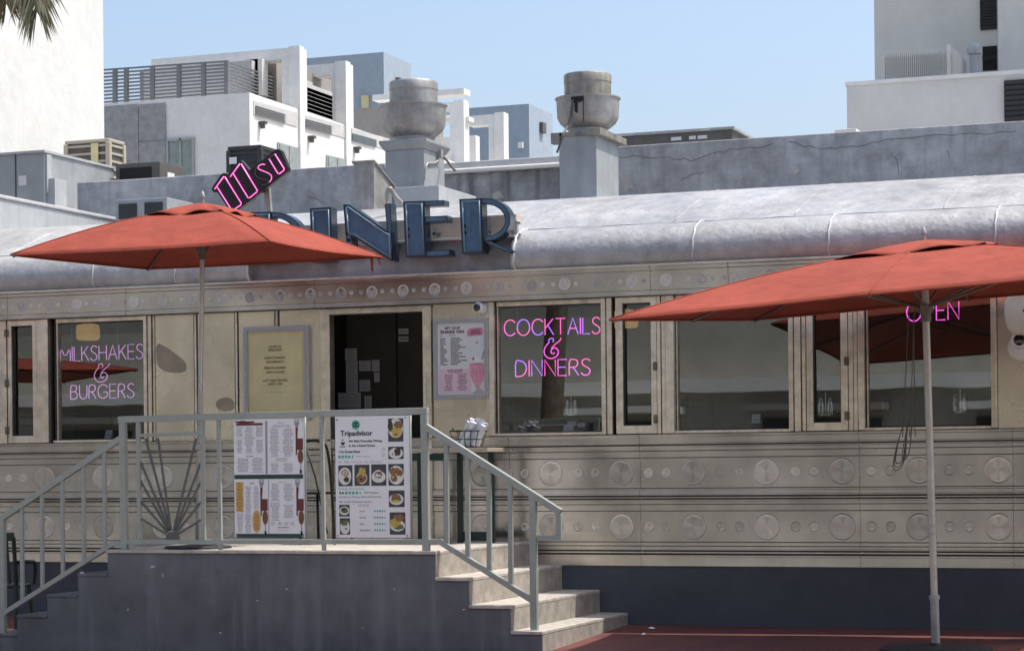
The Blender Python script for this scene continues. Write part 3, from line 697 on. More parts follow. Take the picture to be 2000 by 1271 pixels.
m.box(X(1006,435,.1)+.002,X(1013,435,.1),.06,.25,zr0+.0,zr1-.06); m.box(X(1013,435,.1)+.001,X(1021,435,.1),.04,.10,zr1-.10,zr1-.075); m.tube([P(1012,470,.0),P(1016,455,.0)],.016,8); m.each('mounting_rail',None,sg,bevel=.003)
m=MB(); m.use('letter_navy')
for px in (520,625,690,745,800,850,910,950): m.box(X(px,480,0)-.012,X(px,480,0)+.012,YS+.12,.10,zf+.05,zf+.075); m.box(X(px,480,0)-.012,X(px,480,0)+.012,YS+.12,.04,zf-.12,zf-.095)
m.each('bracket',None,sg)
# 11 ST neon
Y1=.12
ns=thing('neon_sign',P(500,415,.2),'tilted black plate with pink neon outlines reading 11 ST on the roof','neon sign')
def z1(x,y): return (400+.118*x,280+.118*y)
out=[(110,760),(125,720),(270,512),(310,490),(385,505),(545,310),(600,282),(650,330),(740,440),(1160,112),(1210,92),(1262,118),(1278,160),(1380,410),(1370,470),(500,1140),(400,1105),(205,812),(140,812)]
m=MB(); m.use('black_plate'); m.prism([P(*z1(*p),Y1) for p in out],(0,.06,0)); m.build('plate',None,ns,bevel=.004)
def tubes(name,lists,mt,r,y,par,conv,segmix=None):
    m=MB()
    for i,l in enumerate(lists):
        m.use(segmix[i%len(segmix)] if segmix else mt); m.tube([P(*conv(*p),y) for p in l],r,7)
    return m.build(name,None,par,smooth=True)
one=[(160,760),(312,552),(332,556),(602,990),(594,1022),(462,1110),(442,1100),(205,725)]
two=[(420,555),(580,338),(602,342),(870,782),(858,806),(738,905),(714,898),(470,500)]
sm2=lambda l:[(v.x,v.y) for v in smooth_pts([Vector((x,y,0)) for x,y in l],2)]
ess=sm2([(995,352),(935,348),(880,382),(885,430),(1000,470),(1092,515),(1112,575),(1072,645)])
es2=sm2([(860,400),(818,470),(850,552),(950,590),(1045,610),(1058,652),(1010,692),(935,692)])
tee=[(1160,178),(1312,420),(1306,450),(1236,505),(1210,500),(1065,262)]
bar_=[(1028,272),(1165,178)]
for l in (one,two,tee): tubes('neon_tube',[l],'neon_sign_pink',.0056,Y1-.02,ns,z1)
tubes('neon_tube',[ess],'neon_sign_pink',.0046,Y1-.02,ns,z1); tubes('dead_tube',[es2],'rail_shade_dead_tube',.004,Y1-.02,ns,z1); tubes('dead_tube',[bar_],'rail_shade_dead_tube',.004,Y1-.02,ns,z1)
m=MB(); m.use('galv'); m.bar(P(521,352,Y1+.10),P(527,432,Y1+.10),.055,.04); m.tube(smooth_pts([P(500,388,Y1+.03),P(488,400,Y1+.03),P(485,430,Y1+.1)],2),.006,6); m.bar(P(505,352,Y1+.08),P(525,352,Y1+.08),.04,.04); m.build('post',None,ns)
# ================================================================== NEON IN THE WINDOWS
GL={'A':[[(0,0),(.38,1),(.76,0)],[(.14,.36),(.62,.36)]],'I':[[(0,0),(0,1)]],'L':[[(0,1),(0,0),(.5,0)]],'M':[[(0,0),(.03,1),(.45,.25),(.87,1),(.9,0)]],
'K':[[(0,0),(0,1)],[(.58,1),(.02,.42)],[(.2,.6),(.62,0)]],'H':[[(0,0),(0,1)],[(.66,0),(.66,1)],[(0,.52),(.66,.52)]],'E':[[(.55,1),(0,1),(0,0),(.55,0)],[(0,.52),(.48,.52)]],
'N':[[(0,0),(0,1),(.68,0),(.68,1)]],'T':[[(0,1),(.7,1)],[(.35,1),(.35,0)]],
'S':[[(.56,.88),(.46,.98),(.3,1.01),(.12,.95),(.04,.8),(.1,.64),(.28,.54),(.46,.44),(.58,.3),(.54,.12),(.4,.01),(.22,-.01),(.06,.06),(0,.16)]],
'B':[[(0,0),(0,1),(.34,1),(.5,.93),(.54,.77),(.46,.6),(.32,.54),(0,.54)],[(.32,.54),(.52,.47),(.6,.28),(.52,.07),(.34,0),(0,0)]],
'U':[[(0,1),(0,.28),(.1,.07),(.32,0),(.54,.07),(.64,.28),(.64,1)]],'R':[[(0,0),(0,1),(.34,1),(.52,.92),(.56,.74),(.5,.57),(.32,.5),(0,.5)],[(.26,.5),(.6,0)]],
'P':[[(0,0),(0,1),(.34,1),(.54,.92),(.6,.72),(.52,.53),(.32,.46),(0,.46)]],'D':[[(0,0),(0,1),(.3,1),(.56,.88),(.7,.66),(.72,.42),(.62,.18),(.42,.03),(.26,0),(0,0)]],
'C':[[(.80,.82),(.62,.97),(.42,1),(.2,.93),(.04,.72),(0,.5),(.04,.28),(.2,.07),(.42,0),(.62,.03),(.80,.18)]],
'G':[[(.82,.80),(.64,.96),(.42,1),(.2,.93),(.04,.72),(0,.5),(.04,.28),(.2,.07),(.44,0),(.68,.06),(.82,.22),(.84,.46),(.48,.46)]],
'O':[[(.46+.46*math.cos(2*math.pi*k/22),.5+.5*math.sin(2*math.pi*k/22)) for k in range(23)]],
'&':[[(.30,1.28),(.44,1.42),(.60,1.36),(.62,1.18),(.42,1.08),(.30,1.22),(.22,.9),(.04,.62),(.0,.36),(.12,.1),(.36,-.02),(.62,.08),(.74,.32),(.68,.55),(.5,.66),(.36,.62)][0:0]]}
def neon_text(par,txt,px0,py0,px1,py1,hpx,y,r,mats,off=0):
    # baseline from (px0,py0) to (px1,py1), cap height in px
    a=P(px0,py0,y); b=P(px1,py1,y); h=a.z-0; hz=P(px0,py0-hpx,y).z-a.z
    wid=[]; 
    for c in txt: wid.append(max(p[0] for l in GL[c] for p in l) if c in GL else .4)
    gap=.17; tot=sum(wid)+gap*(len(txt)-1); L_=(b-a).length/tot; x=0; i=off
    for c,w in zip(txt,wid):
        m=MB(); segs=GL[c]
        for l in segs:
            pts=[Vector((a.x+(x+p[0])*L_,y,a.z+(b.z-a.z)*(x+p[0])/tot+p[1]*hz)) for p in l]
            if len(pts)>4:
                pts=smooth_pts(pts,1)
            n=max(1,len(pts)//2)
            if len(pts)>5:
                m.use(mats[i%len(mats)]); m.tube(pts[:n+1],r,7); i+=1; m.use(mats[i%len(mats)]); m.tube(pts[n:],r,7)
            else: m.use(mats[i%len(mats)]); m.tube(pts,r,7)
            i+=1
        m.build('neon_letter',None,par,smooth=True); x+=w+gap
def ampersand(par,cx,cy,h,y,r,mats):
    s=h/88.
    up=[(6,-36),(-6,-42),(-17,-36),(-17,-22),(-24,-12),(-32,2),(-34,20),(-24,38),(-6,44),(14,40),(26,26),(26,8),(16,-4),(2,2),(-4,14),(2,24),(10,20)]
    st=[(26,8),(14,-8),(18,-20),(34,-32),(38,-42)]
    up=[(-12,-24),(-14,-38),(0,-43),(8,-38),(4,-26)]
    bowl=[(-12,-24),(-26,-10),(-34,10),(-30,30),(-14,43),(8,42),(26,28),(28,8),(14,-4),(0,2),(-6,16),(4,24),(12,18)]
    arm=[(38,-44),(34,-32),(14,-18),(-2,0)]
    m=MB()
    for k,l in enumerate((up,bowl,arm)):
        q=smooth_pts([P(cx+x*s,cy+yy*s,y) for x,yy in l],2); m.use(mats[k%len(mats)]); m.tube(q,r,7)
    m.build('neon_letter',None,par,smooth=True)
YN=.10
def neon_sign(loc,label): return thing('neon_sign',loc,label,'neon sign','neon window signs')
n1=neon_sign(P(198,785,YN),'pale violet neon sign reading MILKSHAKES & BURGERS in the far left window')
sf=['neon_soft','neon_soft','neon_soft_violet']
neon_text(n1,'MILKSHAKES',118,706,279,700,28,YN,.0044,sf); ampersand(n1,198,728,37,YN,.0042,sf); neon_text(n1,'BURGERS',138,779.5,262,776,27,YN,.0044,sf)
n2=neon_sign(P(1078,740,YN),'bright pink neon sign reading COCKTAILS & DINNERS in the window right of the door')
hot=['neon_pink','neon_magenta','neon_violet','neon_pink','neon_pink','neon_violet']
neon_text(n2,'COCKTAILS',985,656,1172,651,31,YN,.0052,hot); ampersand(n2,1078,680,41,YN,.005,['neon_violet','neon_magenta','neon_pink']); neon_text(n2,'DINNERS',1007,735,1153,732,31,YN,.0052,hot,2)
n3=neon_sign(P(1822,630,YN),'magenta neon sign reading OPEN half hidden behind the right umbrella')
neon_text(n3,'OPEN',1771,628,1873,623,36,YN,.005,['neon_magenta','neon_magenta','neon_magenta','neon_violet'])
for nsx,(bx,by),(tx,ty) in ((n1,(140,700),(140,628)),(n2,(1010,655),(1010,590)),(n3,(1800,590),(1800,575))):
    m=MB(); m.use('galv'); m.tube([P(bx,by,YN+.01),P(tx,ty,YN+.01)],.0015,5); m.tube([P(bx+90,by,YN+.01),P(bx+90,ty,YN+.01)],.0015,5); m.each('hanger_wire',None,nsx)
# ================================================================== POSTERS
def rect_conv(pxl,pxr,pyt,pyb,y):
    a=P(pxl,(pyt+pyb)/2,y).x; b=P(pxr,(pyt+pyb)/2,y).x; zt=P((pxl+pxr)/2,pyt,y).z; zb=P((pxl+pxr)/2,pyb,y).z
    return a,b,zt,zb
class Board:
    def __init__(s,a,b,zt,zb,y,X0,X1,Y0,Y1): s.a,s.b,s.zt,s.zb,s.y=a,b,zt,zb,y; s.X0,s.X1,s.Y0,s.Y1=X0,X1,Y0,Y1; s.k=0
    def p(s,X_,Y_,d=.0015): return Vector((s.a+(s.b-s.a)*(X_-s.X0)/(s.X1-s.X0), s.y-d, s.zt+(s.zb-s.zt)*(Y_-s.Y0)/(s.Y1-s.Y0)))
    def sx(s): return (s.b-s.a)/(s.X1-s.X0)
    def rect(s,m,x0,y0,x1,y1,d=.0015): m.quad(s.p(x0,y1,d),s.p(x1,y1,d),s.p(x1,y0,d),s.p(x0,y0,d))
    def ell(s,m,cx,cy,rx,ry,d=.0015,n=18,wob=0):
        m.add([s.p(cx+rx*(1+wob*rnd.uniform(-1,1))*math.cos(2*math.pi*k/n),cy-ry*(1+wob*rnd.uniform(-1,1))*math.sin(2*math.pi*k/n),d) for k in range(n)],[tuple(range(n))])
    def pol(s,m,pts,d=.0015):
        v=[s.p(x,y,d) for x,y in pts]; n=sum((v[i].cross(v[(i+1)%len(v)]) for i in range(len(v))),Vector())
        if n.y>0: v=v[::-1]
        m.add(v,[tuple(range(len(v)))])
    def text(s,m,t,X_,Y_,h,width=None,align='LEFT',bold=0.):
        q=s.p(X_,Y_); put_text(m,t,q.x,q.z,q.y,h*abs(s.zb-s.zt)/(s.Y1-s.Y0)*1.38,align,1.,width*s.sx() if width else None,bold*s.sx())
    def lines(s,m,x0,x1,y0,y1,n,align='c',lo=.55,th=.45):
        dy=(y1-y0)/n
        for i in range(n):
            w=(x1-x0)*rnd.uniform(lo,1); c=(x0+x1)/2 if align=='c' else x0+w/2; yy=y0+i*dy; x=c-w/2
            while x<c+w/2-1:
                l=min(rnd.uniform(9,30),c+w/2-x); s.rect(m,x,yy,x+l,yy+dy*th); x+=l+rnd.uniform(3,6)
def banner_grid(m,B,x0,y0,x1,y1,nx,ny,amp,d0=0):
    vs=[]; 
    for j in range(ny+1):
        for i in range(nx+1):
            q=B.p(x0+(x1-x0)*i/nx,y0+(y1-y0)*j/ny,d0); q.y+=amp*math.sin(i*1.3+j*.7)*math.sin(j*.9+.5); vs.append(q)
    m.add(vs,[(j*(nx+1)+i,(j+1)*(nx+1)+i,(j+1)*(nx+1)+i+1,j*(nx+1)+i+1) for j in range(ny) for i in range(nx)])
YBn=-2.245
def pin(m,B,X_,Y_): m.lathe(B.p(X_,Y_,.003),[(.008,0),(.008,.004),(0,.006)],10,'Y')
# review banner
a,b,zt,zb=rect_conv(655.5,800.5,812,1049.5,YBn); B=Board(a,b,zt,zb,YBn,75,790,60,1220)
bn=thing('banner',((a+b)/2,YBn,zb),'white banner of travel review ratings and food photos tied to the landing railing','banner','banners tied to the railing')
m=MB(); m.use('banner_white'); m.box(a,b,YBn,YBn+.004,zb,zt); m.build('sheet',None,bn)
m=MB(); m.use('rail_paint'); xr=b+.012; m.tube([(xr,YBn,zb-.01),(xr,YBn,zt+.0)],.009,8); m.build('edge_pole','rail_paint',bn,smooth=True)
def food(B,par,x0,y0,x1,y1,parts,plate=None,bgm='photo_dark'):
    m=MB(); m.use(bgm); B.rect(m,x0,y0,x1,y1,.0012)
    if plate: m.use('plate'); B.ell(m,*plate,.0018,22)
    for i,(mt,cx,cy,rx,ry) in enumerate(parts): m.use(mt); B.ell(m,cx,cy,rx,ry,.0022+.0003*i,12,.16)
    m.build('food_photo',None,par)
food(B,bn,587,88,733,308,[('food_dark',612,160,26,52),('food_brown',685,150,44,40),('food_yellow',665,220,50,48),('food_yellow',690,205,36,30),('food_brown',660,240,18,10)],(660,180,71,92))
food(B,bn,587,355,733,473,[('food_dark',672,405,34,40),('plate',632,425,20,22),('food_green',630,425,8,9)],(660,418,68,52))
food(B,bn,103,527,240,727,[('food_dark',180,665,26,26),('food_brown',168,602,34,34),('plate',168,602,24,24),('food_yellow',170,605,15,16)],(166,632,62,84))
food(B,bn,259,523,404,724,[('food_yellow',332,620,40,70),('food_brown',325,655,46,45),('food_yellow',350,600,18,50),('food_dark',325,665,14,12),('food_brown',360,650,18,22)],(330,650,52,58))
food(B,bn,421,521,566,725,[('plate',490,620,44,52),('food_brown',490,620,40,34),('plate',488,625,28,16),('food_brown',500,612,18,9)],(492,640,68,56))
food(B,bn,586,519,733,725,[('food_brown',630,590,36,36),('food_brown',690,605,36,32),('food_brown',640,655,36,36),('food_yellow',628,645,14,14),('food_brown',668,580,26,26)],(660,625,73,90),'photo_dark')
food(B,bn,588,770,738,929,[('food_brown',658,838,50,34),('food_green',658,858,52,16),('food_yellow',655,872,46,14),('food_brown',656,822,36,20)],(660,855,68,54))
food(B,bn,594,978,744,1190,[('food_green',680,1115,52,28),('food_yellow',648,1075,48,44),('food_brown',690,1030,44,34),('food_yellow',640,1100,34,22),('food_brown',660,1020,26,22)],(668,1105,72,54))
food(B,bn,108,905,208,1018,[('food_green',158,958,36,28),('food_dark',150,950,16,11),('food_green',175,970,18,12)],(158,962,48,42))
food(B,bn,112,1033,211,1190,[('food_green',158,1080,34,26),('plate',165,1130,32,26),('food_green',172,1135,12,9)],(162,1120,46,66))
m=MB(); m.use('ta_green'); B.ell(m,276,142,40,46); m.use('ink'); B.pol(m,[(248,122),(276,112),(304,122),(306,160),(276,166),(246,160)],.002); m.use('ta_green'); B.ell(m,262,142,9,11,.0024); B.ell(m,290,142,9,11,.0024); m.use('ink'); B.ell(m,262,142,4,5,.0028,8); B.ell(m,290,142,4,5,.0028,8)
m.build('owl_logo',None,bn)
m=MB(); m.use('ink'); B.text(m,'Tripadvisor',124,246,52,308,bold=5); m.build('lettering',None,bn)
m=MB(); m.use('ink'); B.text(m,'4th Best Everyday Dining',205,306,20,320,bold=3); B.text(m,'in the United States',205,350,20,250,bold=3); B.text(m,'11th Street Diner',102,408,22,210,bold=3)
B.text(m,'4.6',104,802,24,48,bold=4)
m.use('ink_grey'); B.text(m,'4,477 reviews',276,452,16,136); B.text(m,'$$ - $$$, American, Bar, Pub food',102,504,18,415); B.text(m,'4,477 reviews',345,798,18,142,bold=2); B.text(m,'As seen on Diners, Dives & Drive-ins',104,838,18,410,bold=1.5); B.text(m,'$$$  Travelers\' Choice Best of the Best',108,884,17,310,bold=1)
B.text(m,'RATINGS',290,922,22,108)
for t_,yy in (('Food',975),('Service',1035),('Value',1096),('Atmosphere',1156)): B.text(m,t_,304,yy,18,106 if t_=='Atmosphere' else 60 if t_=='Service' else 46,bold=1.5)
m.use('ta_green'); B.text(m,'Ratings and reviews',102,760,20,250)
m.build('lettering',None,bn)
m=MB(); m.use('ta_green')
for k in range(5):
    if k<4: B.ell(m,116+31*k,446,13,15); B.ell(m,178+34*k,792,14,15)
    else: B.ell(m,242,446,7,15); B.ell(m,312,792,7,15)
for yy in (966,1027,1088,1148):
    for k in range(5): B.ell(m,452+24*k,yy,9 if k<4 else 5,10)
m.build('rating_dots',None,bn)
m=MB(); m.use('pink_deep'); B.ell(m,148,286,11,10); m.use('ink'); B.pol(m,[(126,305),(172,305),(160,334),(138,334)]); B.rect(m,120,345,176,353); m.use('ink_grey'); B.ell(m,540,378,14,14); B.ell(m,538,430,13,18); m.use('banner_white'); B.ell(m,540,378,10,10,.002); B.ell(m,538,430,9,14,.002); m.build('badge',None,bn)
m=MB(); m.use('galv')
for q in ((95,92),(95,1200),(755,80),(760,1200)): pin(m,B,*q)
m.each('grommet',None,bn)
# menu banner
a,b,zt,zb=rect_conv(457.7,594.5,817.7,1049,YBn); B=Board(a,b,zt,zb,YBn,40,750,40,1250)
mb=thing('banner',((a+b)/2,YBn,zb),'white menu banner with maroon cutlery pictures and green bands tied to the landing railing','banner','banners tied to the railing')
m=MB(); m.use('banner_white'); m.box(a,b,YBn,YBn+.004,zb,zt); m.build('sheet',None,mb)
m=MB(); m.use('rail_paint'); m.tube([(b+.012,YBn,zb-.0),(b+.012,YBn,zt+.01)],.009,8); m.build('edge_pole',None,mb,smooth=True)
m=MB(); m.use('menu_green'); B.rect(m,42,608,738,652); B.rect(m,50,1212,738,1252); m.each('green_band',None,mb)
m=MB(); m.use('ink_grey'); B.rect(m,360,60,382,604,.001); B.rect(m,384,660,392,1210,.001); m.build('fold_line',None,mb)
def cutlery(xo,y0,y1,par):
    m=MB(); h=y1-y0; m.use('menu_maroon'); B.rect(m,xo+14,y0+.36*h,xo+74,y0+.57*h,.002); B.pol(m,[(xo,y0+.14*h),(xo+26,y0+.14*h),(xo+18,y0+.36*h),(xo+14,y0+.66*h),(xo,y0+.66*h)],.0018)
    m.use('ink_grey')
    for k in range(4): B.rect(m,xo-12+14*k,y0,xo-5+14*k,y0+.08*h,.002)
    B.pol(m,[(xo-12,y0+.07*h),(xo+38,y0+.07*h),(xo+24,y0+.16*h),(xo+2,y0+.16*h)],.002)
    m.use('menu_brown'); B.ell(m,xo+48,y0+.69*h,28,.125*h,.0024); m.use('ink_grey'); B.rect(m,xo+44,y0+.80*h,xo+54,y0+.95*h,.002); m.use('soot'); B.rect(m,xo+40,y0+.93*h,xo+60,y0+h,.0022); m.build('cutlery_picture',None,par)
cutlery(666,45,600,mb); cutlery(304,650,1225,mb); cutlery(668,650,1225,mb)
m=MB(); m.use('menu_maroon'); B.rect(m,64,80,335,104,.002); B.pol(m,[(60,62),(130,52),(180,62),(250,60),(250,76),(180,80),(130,84),(60,74)],.002); m.build('header',None,mb)
m=MB(); m.use('menu_gold'); B.rect(m,54,682,134,990,.0012); B.ell(m,265,1085,44,118,.0012,24); m.each('gold_block',None,mb)
m=MB(); m.use('ink_grey')
for x0,x1 in ((62,132),(150,240),(258,345)):
    B.lines(m,x0,x1,118,225,8); B.lines(m,x0,x1,252,392,11)
m.use('ink'); B.lines(m,136,262,232,246,1); B.lines(m,150,250,415,430,1); m.use('ink_grey')
B.lines(m,62,200,440,585,10); B.lines(m,215,345,438,592,11)
B.lines(m,465,570,78,92,1); B.lines(m,400,650,105,132,2)
for x0,x1 in ((400,505),(530,650)): B.lines(m,x0,x1,140,430,20); B.lines(m,x0,x1,495,592,7)
B.lines(m,435,610,442,478,3)
m.use('menu_brown'); B.lines(m,60,128,690,985,20); B.lines(m,232,300,1000,1180,13)
m.use('ink_grey'); m.use('ink'); B.lines(m,180,258,692,712,1); m.use('ink_grey')
B.lines(m,144,216,728,1000,20); B.lines(m,232,292,728,960,17); B.lines(m,60,130,1005,1205,14); B.lines(m,144,212,1005,1205,14)
B.lines(m,495,565,682,698,1)
for x0,x1,y0,y1,n in ((405,505,700,885,13),(535,645,700,885,13),(405,505,900,1085,13),(535,645,920,1055,9),(400,460,1095,1130,3),(480,520,1095,1130,3),(540,590,1095,1130,3),(600,650,1095,1130,3)): B.lines(m,x0,x1,y0,y1,n)
m.use('ink'); B.lines(m,460,610,1145,1160,1); m.use('ink_grey'); B.lines(m,470,590,1172,1182,1)
m.build('lettering',None,mb)
m=MB(); m.use('galv')
for q in ((62,60),(735,58),(60,1235),(730,1235)): pin(m,B,*q)
m.each('grommet',None,mb)
# hours board
def framed(pxl,pxr,pyt,pyb,fw,label,face,group=None,X0=0,X1=1,Y0=0,Y1=1,name='framed_sign'):
    y=-.030; a,b,zt,zb=rect_conv(pxl,pxr,pyt,pyb,y)
    t=thing(name,((a+b)/2,y,zb),label,'sign')
    m=MB(); m.use('sign_frame'); frame_rect(m,a,b,zb,zt,fw,-.045,-.002); frame_rect(m,a+fw*.55,b-fw*.55,zb+fw*.55,zt-fw*.55,fw*.18,-.050,-.046); m.build('frame',None,t,bevel=.004)
    m=MB(); m.box(a+fw,b-fw,-.030,-.004,zb+fw,zt-fw); m.build('face',face,t)
    return t,Board(a+fw,b-fw,zt-fw,zb+fw,-.030,X0,X1,Y0,Y1)
t,B=framed(476,604,637,822,.050,'yellowed opening hours notice in a silver frame left of the diner door','hours_yellow',X0=240,X1=955,Y0=190,Y1=1270)
m=MB(); m.use('ink_brown')
for tx,yy,w in (('HOURS OF',398,160),('OPERATION',440,172),('SUNDAY-THURSDAY',540,270),('7AM-MIDNIGHT',592,228),('FRIDAY & SATURDAY',670,282),('OPEN 24 HOURS',724,232),('LAST TABLE SEATED',830,310),('UNTIL 11PM',876,175)): B.text(m,tx,582,yy,30,w,'CENTER',bold=3)
B.lines(m,470,716,962,972,1,lo=.95); m.build('lettering',None,t)
m=MB(); m.use('galv')
for z in (.3,.62): m.lathe((B.b+.022,-.046,B.zb+(B.zt-B.zb)*z),[(.008,0),(.008,.006),(0,.008)],10,'Y')
m.each('lock',None,t)
t,B=framed(847,955,622,779,.040,'milkshake flavour poster with a pink shake glass in a silver frame right of the door','poster_white',X0=100,X1=768,Y0=150,Y1=1160)
m=MB(); m.use('poster_pink'); B.rect(m,122,795,575,1135,.001); m.build('pink_box',None,t)
m=MB(); m.use('ink_plum'); B.text(m,'GET YOUR',310,232,28,220,'CENTER',bold=5); B.text(m,'SHAKE ON',308,294,44,330,'CENTER',bold=8); m.build('lettering',None,t)
m=MB(); m.use('pink_deep'); B.pol(m,[(520,262),(545,235),(720,222),(742,232),(748,320),(720,332),(545,342),(522,335)],.0015); m.use('poster_pink'); B.lines(m,560,715,255,325,3); m.build('price_tag',None,t)
m=MB(); m.use('ink')
B.lines(m,135,200,322,340,1,'l'); B.lines(m,265,410,318,336,1,'l'); B.lines(m,140,262,362,750,15,'l',.35,.5); B.lines(m,288,520,355,750,15,'l',.42,.5)
m.use('ink_plum'); B.lines(m,225,470,805,860,2); B.lines(m,190,320,875,1110,10); B.lines(m,375,520,870,1110,12); m.build('lettering',None,t)
m=MB(); m.use('pink_mid'); B.pol(m,[(552,730),(770,730),(766,880),(735,980),(690,1060),(635,1060),(592,980),(560,880)],.0015)
m.use('pink_deep'); B.ell(m,660,735,108,14,.0018); 
for cx in (600,645,700,745): B.pol(m,[(cx-16,810),(cx+2,800),(cx+10,812),(cx+6,960),(cx+0,985),(cx-2,850),(cx-12,840)],.002)
m.use('plate'); B.ell(m,660,690,80,26,.0022,18,.1); B.ell(m,655,655,48,30,.0024,14,.15); m.use('pink_deep'); B.ell(m,605,660,20,24,.003); m.use('ink_grey'); B.pol(m,[(715,675),(740,665),(770,560),(768,530),(752,545)],.0028)
m.use('sign_frame'); B.pol(m,[(640,1062),(700,1062),(705,1090),(760,1130),(770,1148),(590,1148),(600,1130),(645,1090)],.0015); m.build('shake_picture',None,t); m=MB(); m.use('ink'); B.pol(m,[(658,400),(662,427),(684,431),(662,435),(658,462),(654,435),(632,431),(654,427)]); m.build('sparkle',None,t)
# ================================================================== SMALL THINGS
# papers in the doorway
def z5(x,y): return (600+.35*x,420+.35*y)
pl_=[((210,745,276,812),'upper left sheet of paper posted inside the dark doorway'),((215,815,281,990),'tall narrow paper posted below the upper left sheet in the doorway'),((288,812,354,868),'square paper posted in the middle row inside the doorway'),((360,808,402,872),'small paper at the right of the middle row in the doorway'),((372,878,402,930),'smallest paper posted under the right middle sheet in the doorway'),((290,920,350,982),'paper posted under the square middle sheet in the doorway'),((172,992,298,1075),'wide paper posted at the bottom left of the doorway'),((318,1008,358,1076),'small paper beside the wide bottom paper in the doorway')]
for (x0,y0,x1,y1),lab in pl_:
    m=MB(); A=P(*z5(x0,y0),1.0); C_=P(*z5(x1,y1),1.0); m.use('paper_dim'); m.box(A.x,C_.x,1.004,1.009,C_.z,A.z); m.use('ink_grey')
    for k in range(int((A.z-C_.z)/.03)): m.box(A.x+.02,C_.x-.02-.06*rnd.random()*(C_.x-A.x),1.002,1.0035,A.z-.022-.03*k,A.z-.014-.03*k)
    o=m.build('paper'); tag(o,lab,'notice','papers posted inside the doorway')
for k,(y0,y1) in enumerate(((632,662),(676,704))):
    A=P(*z5(500,y0),.95); C_=P(*z5(556,y1),.95); m=MB(); m.use('paper_dim'); m.box(A.x,C_.x,.990,.996,C_.z,A.z); m.use('ink'); m.box(A.x+.01,C_.x-.01,.987,.9895,C_.z+.03,A.z-.03)
    o=m.build('sticker'); tag(o,('upper' if k==0 else 'lower')+' of two small stickers high on the right inside the doorway','sticker','stickers inside the doorway')
# window-side table things
def card(px,py,w,h,y,label,mt='paper'):
    b_=P(px,py,y); m=MB(); m.use(mt); w*=.0047; h*=.0047; m.add([(b_.x-w/2,y-.03,b_.z),(b_.x+w/2,y-.03,b_.z),(b_.x+w/2,y+.005,b_.z+h),(b_.x-w/2,y+.005,b_.z+h),(b_.x-w/2,y+.04,b_.z),(b_.x+w/2,y+.04,b_.z)],[(0,1,2,3),(3,2,5,4),(0,3,4),(1,5,2),(0,4,5,1)])
    m.use('ink_grey'); m.quad((b_.x-w*.3,y-.022,b_.z+h*.35),(b_.x+w*.3,y-.022,b_.z+h*.35),(b_.x+w*.3,y-.018,b_.z+h*.45),(b_.x-w*.3,y-.018,b_.z+h*.45))
    tag(m.build('table_card'),label,'table card','white table cards behind the windows')
card(213,856,16,18,.3,'white card standing behind the MILKSHAKES window sill'); card(1477,826,16,17,.3,'white card standing behind the wide window left of the OPEN window'); card(1111,842,20,12,.3,'lower left white card behind the COCKTAILS window'); card(1136,834,13,9,.5,'right-hand white card behind the COCKTAILS window'); card(1117,831,18,9,.55,'upper left white card behind the COCKTAILS window')
def cruet(px,py,y,s,label):
    b_=P(px,py,y); t=thing('condiment_caddy',b_,label,'condiments','condiment caddies behind the windows')
    m=MB(); m.lathe(b_,[(.06*s,0),(.06*s,.012),(.01,.014),(.006,.17*s),(.018,.175*s),(0,.19*s)],14); m.build('rack','chrome',t,smooth=True,auto=40)
    for dx in (-.035,.035):
        m=MB(); m.lathe(b_+Vector((dx*s,0,.012)),[(.026*s,0),(.028*s,.05*s),(.020*s,.09*s),(.021*s,.10*s),(.012*s,.125*s),(0,.13*s)],14); m.build('shaker','chrome',t,smooth=True,auto=40)
cruet(1116,812,.6,1.1,'chrome condiment caddy behind the COCKTAILS window'); cruet(1341,822,.4,1.1,'chrome condiment caddy at the left of the widest window'); cruet(1613,812,.4,1.2,'chrome condiment caddy behind the slim window'); cruet(1876,806,.5,1.2,'chrome condiment caddy behind the OPEN window')
for px_,py_,lab_ in ((172,664,'amber glass pendant lamp glowing in the MILKSHAKES window'),(1222,640,'amber pendant lamp glowing at the top of the slim window right of COCKTAILS')):
    b_=P(px_,py_,.5); t=thing('pendant_lamp',b_,lab_,'lamp','amber pendant lamps')
    m=MB(); m.lathe(b_,[(.0,0),(.10,.0),(.118,.02),(.120,.10),(.112,.15),(.04,.17),(0,.17)],20); m.build('lamp_shade','lamp_amber',t,smooth=True,auto=50)
    m=MB(); m.tube([b_+Vector((0,0,.17)),b_+Vector((0,0,.40))],.008,8); m.build('cord','iron_black',t)
# cameras
c=P(937,601,-.03); t=thing('security_camera',c,'white round security camera mounted high between the door and the neon window','camera')
m=MB(); m.lathe(c+Vector((.01,.028,0)),[(.066,0),(.066,.02),(.055,.035)],24,'Y'); m.build('mount','cam_white',t,smooth=True,auto=40)
m=MB(); 
m.lathe(c+Vector((-.005,-.005,0)),[(.058*math.cos(a),.058*math.sin(a)) for a in [math.radians(-70+ 14*i) for i in range(9)]]+[(.034,.050)],24,'Y'); m.build('housing','cam_white',t,smooth=True,auto=50)
m=MB(); m.lathe(c+Vector((-.007,-.005,0)),[(.036,.048),(.033,.054),(.02,.061),(0,.063)],20,'Y'); m.build('lens','cam_black',t,smooth=True)
c=P(1993,664,-.05); t=thing('security_camera',c,'white security camera with dark lens at the right edge below the cream wall light','camera')
m=MB(); m.lathe(c+Vector((0,.045,-.06)),[(.11,0),(.11,.02),(.09,.03)],24,'Y'); m.build('mount','cam_white',t,smooth=True,auto=40)
m=MB(); m.lathe(c+Vector((.0,.02,0)),[(.06,-.01),(.075,.02),(.078,.06),(.07,.08),(.058,.084)],24,'Y'); m.build('housing','cam_white',t,smooth=True,auto=40)
